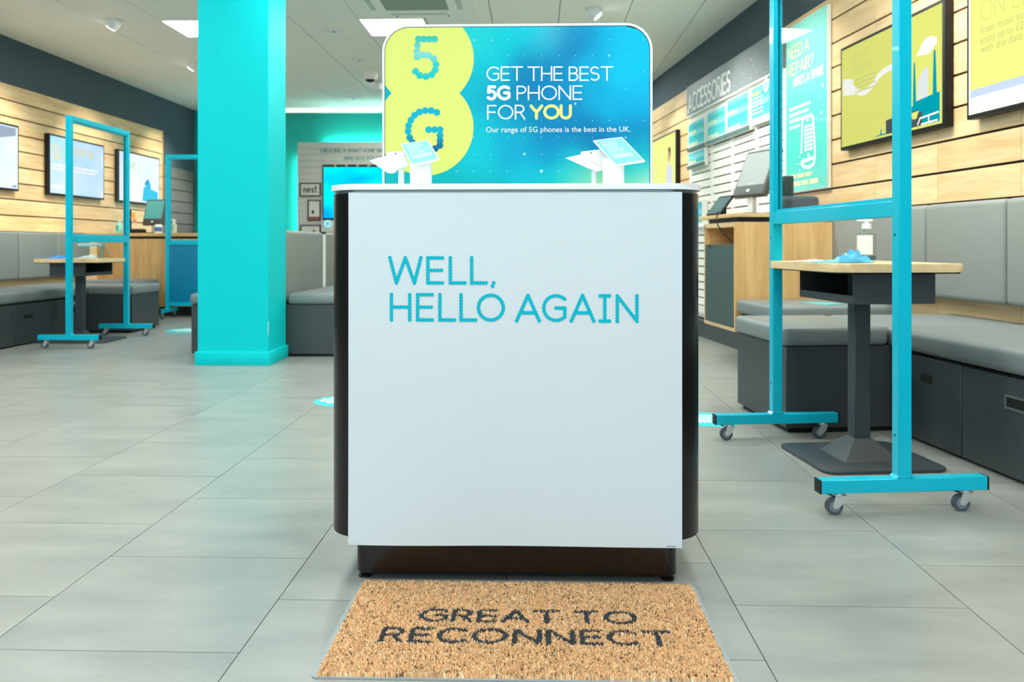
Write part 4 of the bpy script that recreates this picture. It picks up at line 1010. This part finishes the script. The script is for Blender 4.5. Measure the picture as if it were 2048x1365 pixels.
# local: x from bench front (0) towards the wall (negative)
ob('carcass', BX(-.62, -.02, -1.5, .06, .02, .335), DARKER, lb); ob('back_carcass', BX(-1.045, -.70, -1.5, 1.55, .02, .905), OAKH, lb)
cushion('seat_cushion', -.69, .012, -1.5, .12, .34, .425, LEATH, lb, .024)
ds = [(-1.5, -.95), (-.95, -.53), (-.53, .06)]
for a, b in ds: ob('drawer_front', BX(-.02, 0, a+.003, b-.003, .012, .33, .002, 1), DARK, lb)
ob('pull_frame', BX(0, .003, -.86, -.72, .2, .25), PLATE, lb); ob('pull_recess', BX(.003, .0036, -.845, -.735, .21, .24), DARKER, lb)
ob('lock', CY((0, -.12, .285), (.005, -.12, .285), .014), CHROME, lb); ob('finger_hole', CY((0, -.12, .225), (.002, -.12, .225), .022), DARKER, lb)
for a, b in ((-1.1, -.52), (-.52, .075), (.075, .68), (.68, 1.28)):
    cushion('backrest', -.7, -.62, a+.745-.745+.004, b-.004, .485, .918, LEATHB, lb, .022)
lr = thing('bench_return', 'grey padded bench block with charcoal sides jutting out behind the left table', 'bench', (-4.08, 7.3, 0))
ob('carcass', BX(-.6, .425, .07, .60, .02, .345, .002, 1), DARK, lr); ob('plinth', BX(-.58, .40, .09, .58, 0, .02), BLACK, lr)
cushion('seat_cushion', .016, .44, .055, .61, .347, .43, LEATH, lr, .024); cushion('seat_cushion', -.68, .013, .125, .61, .347, .43, LEATH, lr, .024)
l2_ = thing('bench', 'far grey bench in front of the oak cash desk on the left', 'bench', (-4.75, 8.35, 0))
ob('carcass', BX(0, .63, 0, .52, .0, .345, .002, 1), DARK, l2_); cushion('seat_cushion', -.0, .645, -.012, .53, .347, .43, LEATH, l2_, .022)
lc = thing('cash_desk', 'oak cash desk with black shadow gap beyond the left bench', 'cabinet', (-4.5, 9.2, 0))
ob('side_panel', BX(-.6, 1.0, 0, .02, .1, .868), OAKV, lc); ob('body', BX(-.59, .99, .02, .56, .1, .868), OAKV, lc); ob('plinth', BX(-.55, .95, .03, .5, 0, .1), DARK, lc)
ob('shadow_gap', BX(-.59, .99, .015, .55, .868, .895), BLACK, lc); ob('worktop', PR(rrect(-.62, 1.03, -.02, .6, .02, 4), .895, .932, .002), OAKX, lc)
# the near edge of another oak unit just enters the frame on the left
le = thing('oak_unit', 'narrow upright edge of an oak unit at the left border of the view', 'cabinet', (-3.475, 5.2, 0))
ob('side_panel', BX(-.30, .0, 0, .03, .34, .80), OAKV, le); ob('column', BX(-.29, -.25, .0, .03, .015, .34), PLATE, le); ob('base_plate', BX(-.6, -.2, -.2, .25, 0, .015), PLATE, le)
LWT = .9325
def on_desk(u, Y): return at(u, 466, Y)[0]
monitor('till_monitor', 'dark touch screen till monitor with teal display on the left cash desk', (on_desk(303, 9.46), 9.46, LWT), -.35, .3, .31, math.radians(14), .1, mat('till_screen', (70, 140, 132), .3, noise=.1, scale=2, emis=(70, 140, 132), estr=.25))
t = thing('headset_stand', 'black stand with small orange and pink items on the left cash desk', 'stand', (on_desk(277, 9.36)-.06, 9.34, LWT))
ob('stand_body', BX(-.045, -.025, -.03, .03, 0, .27, .004), BLACK, t); ob('stand_foot', BX(-.06, .14, -.06, .06, 0, .05, .02, 3), BLACK, t)
ob('orange_item', CY((.02, -.04, .17), (.035, -.04, .24), .022, .016, 12), mat('orange_plastic', (240, 160, 60), .5), t); ob('pink_item', CY((.05, -.045, .12), (.05, -.045, .16), .02, .02, 12), mat('pink_plastic', (226, 130, 110), .5), t)
t = thing('wipes_tub', 'white tub with blue label on the left cash desk', 'tub', (on_desk(317, 9.3), 9.3, LWT)); ob('tub_body', lathe([(.04, 0), (.042, .003), (.042, .085), (.036, .09), (.036, .1), (.002, .1)]), WHITEP, t); ob('tub_label', lathe([(.0425, .02), (.0425, .07)]), mat('tub_blue', (80, 120, 190), .5), t)
bottle('white pump bottle on the left cash desk behind the blue screen', (on_desk(348, 9.3), 9.3, LWT), .16, .03, mat('pale_green_bottle', (208, 224, 204), .4), WHITEP, mat('green_label', (150, 190, 150), .5))
bottle('turquoise gel bottle at the wall end of the left cash desk', (on_desk(239, 9.42), 9.42, LWT), .15, .038, mat('teal_gel', (150, 224, 214), .3), mat('pale_teal_plastic', (190, 232, 226), .4), mat('teal_label', (80, 200, 186), .5), None, 'gel_bottle')
# ---- on the left table
crumple('glove', 'crumpled blue disposable glove on the left hand table', 'glove', (-3.96, 6.67, .6855), .10, .06, .03, mat('glove_deep_blue', (70, 160, 245), .35, noise=.1, scale=50), 15, .1)
fs = thing('face_shield', 'clear face shield with pale blue band on the left hand table', 'face shield', (-3.74, 6.84, .6855))
bm = bmesh.new(); n = 14; A = []; B = []
for i in range(n+1):
    a = math.radians(200-200*i/n); A.append(bm.verts.new((.1*math.cos(a), .08*math.sin(a), .125+.02*math.cos(a)))); B.append(bm.verts.new((.13*math.cos(a)+.05, .10*math.sin(a)-.02, .004)))
for i in range(n): bm.faces.new((A[i], A[i+1], B[i+1], B[i]))
ob('visor', bm, glass('visor_film', (236, 244, 244)), fs); ob('head_band', tube([(.1*math.cos(math.radians(200-220*i/14)), .08*math.sin(math.radians(200-220*i/14)), .115) for i in range(15)], .012), mat('pale_blue_foam', (176, 222, 238), .7), fs); ob('elastic_strap', tube([(.09, .02, .11), (.085, -.01, .07), (.1, -.03, .03), (.11, -.05, .008)], .008), mat('teal_strap', (70, 170, 170), .6), fs)
crumple('paper_tissue', 'white folded wipes beneath the face shield on the left table', 'tissue', (-3.74, 6.74, .6855), .1, .05, .035, mat('wipe_white', (226, 228, 226), .8), 19, .0)

# ---- screens on the left wall
EB = gradient  # (name kept short for the list below)
def blue_screen(name, a, b, c, s=1.2):
    m = bpy.data.materials.new(name); m.use_nodes = True; nt = m.node_tree
    for n in list(nt.nodes): nt.nodes.remove(n)
    tc = nt.nodes.new('ShaderNodeTexCoord'); nz = nt.nodes.new('ShaderNodeTexNoise'); nz.inputs['Scale'].default_value = 2.2; nz.inputs['Detail'].default_value = 1
    nt.links.new(tc.outputs['Object'], nz.inputs['Vector']); rp = nt.nodes.new('ShaderNodeValToRGB'); rp.color_ramp.elements.new(.5)
    for e, (p, q) in zip(rp.color_ramp.elements, ((.3, a), (.5, b), (.7, c))): e.position = p; e.color = rgb(*q)
    em = nt.nodes.new('ShaderNodeEmission'); em.inputs[1].default_value = s*SCR; o_ = nt.nodes.new('ShaderNodeOutputMaterial')
    nt.links.new(nz.outputs['Fac'], rp.inputs[0]); nt.links.new(rp.outputs[0], em.inputs[0]); nt.links.new(em.outputs[0], o_.inputs[0])
    return m
LS = blue_screen('left_screen_blue', (160, 212, 246), (184, 214, 244), (206, 224, 248)); LW_ = blue_screen('left_screen_white', (200, 220, 246), (212, 226, 250), (228, 236, 252))
ECR = emit('screen_cream', (230, 236, 200), .9*SCR); EWW = emit('screen_bright_white', (250, 252, 255), 1.0*SCR); ECY = emit('screen_cyan', (70, 206, 240), .9*SCR); EGR = emit('screen_greyblue', (168, 186, 204), .85*SCR)
zc = (1.965+1.327)/2
tA, dA, WA, HA = flat_tv('pale screen cut by the left edge of the view', (LX+.08, 7.95-.55, zc), LFACE, 1.1, .64, LW_, [('screen_wedge', EGR, [[(.55, .72), (.97, .86), (.97, .98), (.55, .98)]], 1), ('screen_caption', EGR, [[(.9, .02), (.98, .02), (.98, .07), (.93, .05)]], 1)])
tB, dB, WB, HB = flat_tv('pale blue screen with cream heading seen through the left hand screen', (LX+.08, 9.0, zc), LFACE, 1.1, .64, LS, [('screen_text_bar', EWW, [[(.02, .09), (.25, .09), (.25, .15), (.02, .15)], [(.965, .6), (.985, .6), (.985, .85), (.965, .85)], [(.95, .02), (.985, .02), (.985, .14), (.95, .14)]], 1)])
letters('screen_lettering', 'EN', -WB/2+.03, -WB/2+.19, .145, .065, .011, ECR, dB, -.003); letters('screen_lettering', 'RSON OR', -WB/2+.38, -WB/2+.84, .145, .065, .011, ECR, dB, -.003, gap=.2); letters('screen_lettering', 'ONE', -WB/2+.03, -WB/2+.2, .055, .065, .011, ECR, dB, -.003)
bars('screen_small_print', [(-WB/2+.03, -WB/2+.93, -.0, .026), (-WB/2+.03, -WB/2+.88, -.04, .024)], EWW, dB, -.003, seed=12)
tC, dC, WC, HC = flat_tv('pale screen with cyan figure nearest the left cash desk', (LX+.08, 10.43, zc), LFACE, 1.1, .64, LW_, [('screen_figure', ECY, [[(.55, .03), (.58, .3), (.64, .38), (.62, .45), (.7, .52), (.74, .46), (.78, .3), (.96, .26), (.96, .03)]], 1), ('screen_figure_fold', emit('screen_blue', (40, 160, 225), .9*SCR), [[(.6, .4), (.71, .53), (.75, .3), (.73, .3), (.7, .46), (.62, .37)]], 2)])
letters('screen_lettering', 'GET', -WC/2+.25, -WC/2+.42, .12, .06, .01, ECR, dC, -.003); bars('screen_small_print', [(-WC/2+.25, -WC/2+.5-.03*i, .06-.055*i, .024) for i in range(5)], EWW, dC, -.003, seed=14)
tD, dD, WD, HD_ = flat_tv('pale screen in the far left corner imitating a reflection in the blue screen', (-4.58, YB-.1, 1.42), 0, .9, .8, LW_, [('screen_wedge', SLATE, [[(0, 1), (0, .75), (.5, 1)]], 1)], brackets=False)  # added display, stands in for a reflection in the acrylic pane

# ================================================================== ISLAND SEATING behind the pillar
isl = thing('island_bench', 'double sided grey island bench behind the turquoise pillar', 'bench', (-1.85, 5.845, 0))
ob('base', BX(-.62, .65, 0, 2.7, .02, .372, .003, 1), DARK, isl); ob('plinth', BX(-.6, .63, .02, 2.68, 0, .02), BLACK, isl)
cushion('seat_cushion', -.63, -.06, -.012, 2.7, .374, .45, LEATH, isl, .026); cushion('seat_cushion', .075, .66, -.012, 2.7, .374, .452, LEATH, isl, .026)
def back_panel(y0, y1):
    bm = BX(-.055, .07, y0, y1, .374, .905, .03, 4); ob('backrest', bm, LEATHB, isl)
back_panel(.03, 1.03); back_panel(1.13, 2.65)
ob('divider_post', CY((.05, 1.08, .44), (.05, 1.08, .89), .021), WHITE, isl, label='white upright post'); ob('post_cap', CY((.05, 1.08, .89), (.05, 1.08, .91), .026, .02), BLACK, isl)

# ================================================================== BACK WALL DISPLAY
bp = thing('smart_home_panel', 'pale grey boarded display panel with glowing edges on the teal wall', 'display panel', (-1.95, 12.1, 0))
bdm = mesh('board', BX(-1.575, 1.6, 0, .03, -.045, .045, .002, 1), GREYB, False)
for k in range(25): inst('board', bdm, bp, (0, 0, .05+.0926*k))
ob('panel_core', BX(-1.57, 1.595, .03, .05, 0, 2.31), DARK, bp)
HALO = emit('led_strip', (200, 255, 244), 42.0)
ob('led_strip', BX(-1.2, 1.5, .09, .1, 2.275, 2.29), HALO, bp); ob('led_strip', BX(-1.555, -1.54, .09, .1, .6, 2.1), HALO, bp)
letters('panel_lettering', 'CREATING A SMART HOME SIM', -1.228, -.315, 2.165, .05, .0045, mat('panel_teal_ink', (60, 130, 130), .6), bp, -.003, gap=.22)
letters('panel_lettering', 'WHO SAYS YOU CAN', -.88, -.29, 2.055, .05, .0045, MATS['panel_teal_ink'], bp, -.003, gap=.22)
ws = thing('wall_screen', 'vivid cyan screen on the grey smart home panel beside the counter', 'screen', (-1.95, 12.06, 0))
ob('housing', BX(-1.19, .6, 0, .039, 1.165, 1.98), BLACK, ws)
def cyan_screen():
    m = bpy.data.materials.new('cyan_screen'); m.use_nodes = True; nt = m.node_tree
    for n in list(nt.nodes): nt.nodes.remove(n)
    tc = nt.nodes.new('ShaderNodeTexCoord'); mp = nt.nodes.new('ShaderNodeMapping'); mp.inputs['Rotation'].default_value = (0, math.radians(30), 0); mp.inputs['Scale'].default_value = (.8, 1, 2.2)
    nz = nt.nodes.new('ShaderNodeTexNoise'); nz.inputs['Scale'].default_value = 1.6; nz.inputs['Detail'].default_value = 1
    nt.links.new(tc.outputs['Object'], mp.inputs[0]); nt.links.new(mp.outputs[0], nz.inputs['Vector']); rp = nt.nodes.new('ShaderNodeValToRGB'); rp.color_ramp.elements.new(.5)
    for e, (p, q) in zip(rp.color_ramp.elements, ((.38, (0, 172, 255)), (.5, (0, 214, 250)), (.62, (0, 246, 236)))): e.position = p; e.color = rgb(*q)
    em = nt.nodes.new('ShaderNodeEmission'); em.inputs[1].default_value = 1.0*SCR; o_ = nt.nodes.new('ShaderNodeOutputMaterial')
    nt.links.new(nz.outputs['Fac'], rp.inputs[0]); nt.links.new(rp.outputs[0], em.inputs[0]); nt.links.new(em.outputs[0], o_.inputs[0])
    return m
ob('display', BX(-1.175, .585, -.002, 0, 1.195, 1.945), cyan_screen(), ws)
for k in range(4): ob('indicator_lamp', lathe([(.018, -.012), (.02, 0), (.012, .012), (.003, .015)], 10), mat('brass', (220, 190, 130), .3, metal=.6), ws, (-1.0+.165*k, -.015, 1.965))
def pic(label, x0, x1, z0, z1, kind):
    t = thing('picture_frame', label, 'picture frame', ((x0+x1)/2, 12.097, z0), 0, 'black framed pictures on the grey panel'); w_, h_ = (x1-x0)/2, z1-z0; b = .016
    bm = bmesh.new(); box(bm, -w_, w_, -.02, 0, 0, b); box(bm, -w_, w_, -.02, 0, h_-b, h_); box(bm, -w_, -w_+b, -.02, 0, b, h_-b); box(bm, w_-b, w_, -.02, 0, b, h_-b)
    ob('frame', bm, INK, t); bd = ob('picture', BX(-w_+b, w_-b, -.008, 0, b, h_-b), mat('picture_grey', (206, 206, 200), .5), t)
    if kind == 0: letters('picture_lettering', 'nest', -.095, .095, h_*.3, .095, .008, INK, bd, -.0095)
    if kind == 1:
        ob('pictured_shelf', BX(-w_+b, w_-b, -.0095, -.008, b, b+.045), mat('pictured_wood', (140, 84, 66), .6), bd); bm = bmesh.new(); poly(bm, [(-.02+.02*math.cos(a*.5), h_*.42+.028*math.sin(a*.5)) for a in range(12)], -.0095); ob('pictured_device', bm, BLACK, bd, smooth=False)
    if kind == 2:
        bm = bmesh.new(); poly(bm, [(-.1, .1), (.0, .1), (.0, .14), (-.1, .14)], -.0095); poly(bm, [(.05+.03*math.cos(a*.5), .13+.04*math.sin(a*.5)) for a in range(12)], -.0095); ob('pictured_shapes', bm, mat('pictured_taupe', (150, 132, 116), .6), bd, smooth=False)
pic('black frame with grey lettering at the top of the panel', -3.487, -3.175, 1.516, 1.717, 0); pic('upright black frame with a small dark device picture', -3.368, -3.175, 1.155, 1.465, 1); pic('lowest black frame half hidden by the island bench', -3.48, -3.175, .86, 1.096, 2)
t = thing('thermostat', 'round pale cyan dial mounted below the cyan screen', 'dial', (at(656, 450, 12.07)[0], 12.07, at(656, 448, 12.07)[2]))
bm = lathe([(.06, 0), (.06, .02), (.05, .028), (.002, .028)], 20); ob('dial', bm, emit('dial_glow', (170, 240, 246), .8*SCR), t, rot=(PI/2, 0, 0)); bm = lathe([(.012, .0285), (.012, .03)], 10); ob('pointer', bm, INK, t, rot=(PI/2, 0, 0)); ob('mount', BX(-.1, .2, .002, .03, -.12, .12), GREYB, t)

# ================================================================== FLOOR STICKERS
def sticker(label, x, y, r, seed):
    t = thing('floor_sticker', label, 'sticker', (x, y, .0006), 0, 'round turquoise floor stickers')
    bm = bmesh.new(); bm.faces.new([bm.verts.new((r*math.cos(2*PI*i/40), r*math.sin(2*PI*i/40), 0)) for i in range(40)]); d = ob('disc', bm, mat('sticker_print', (40, 204, 212), .45), t, smooth=False)
    rnd = random.Random(seed); bm = bmesh.new()
    for k, hw in ((.42, .55), (.12, .8), (-.18, .8), (-.45, .5)):
        xx = -hw*r
        while xx < hw*r:
            l = rnd.uniform(.12, .2)*r; v = [bm.verts.new((xx+a*l, k*r+b*.22*r, .0004)) for a, b in ((0, 0), (.8, 0), (.8, 1), (0, 1))]; bm.faces.new(v); xx += l
    ob('sticker_lettering', bm, mat('sticker_white', (232, 246, 226), .5), d, smooth=False)
sticker('round turquoise floor sticker half hidden at the left side of the counter', -.985, 4.2, .148, 1)
sticker('round turquoise floor sticker beside the right side of the counter', .79, 3.8, .155, 2)
sticker('round turquoise floor sticker far left of the pillar', -3.22, 7.62, .23, 3)
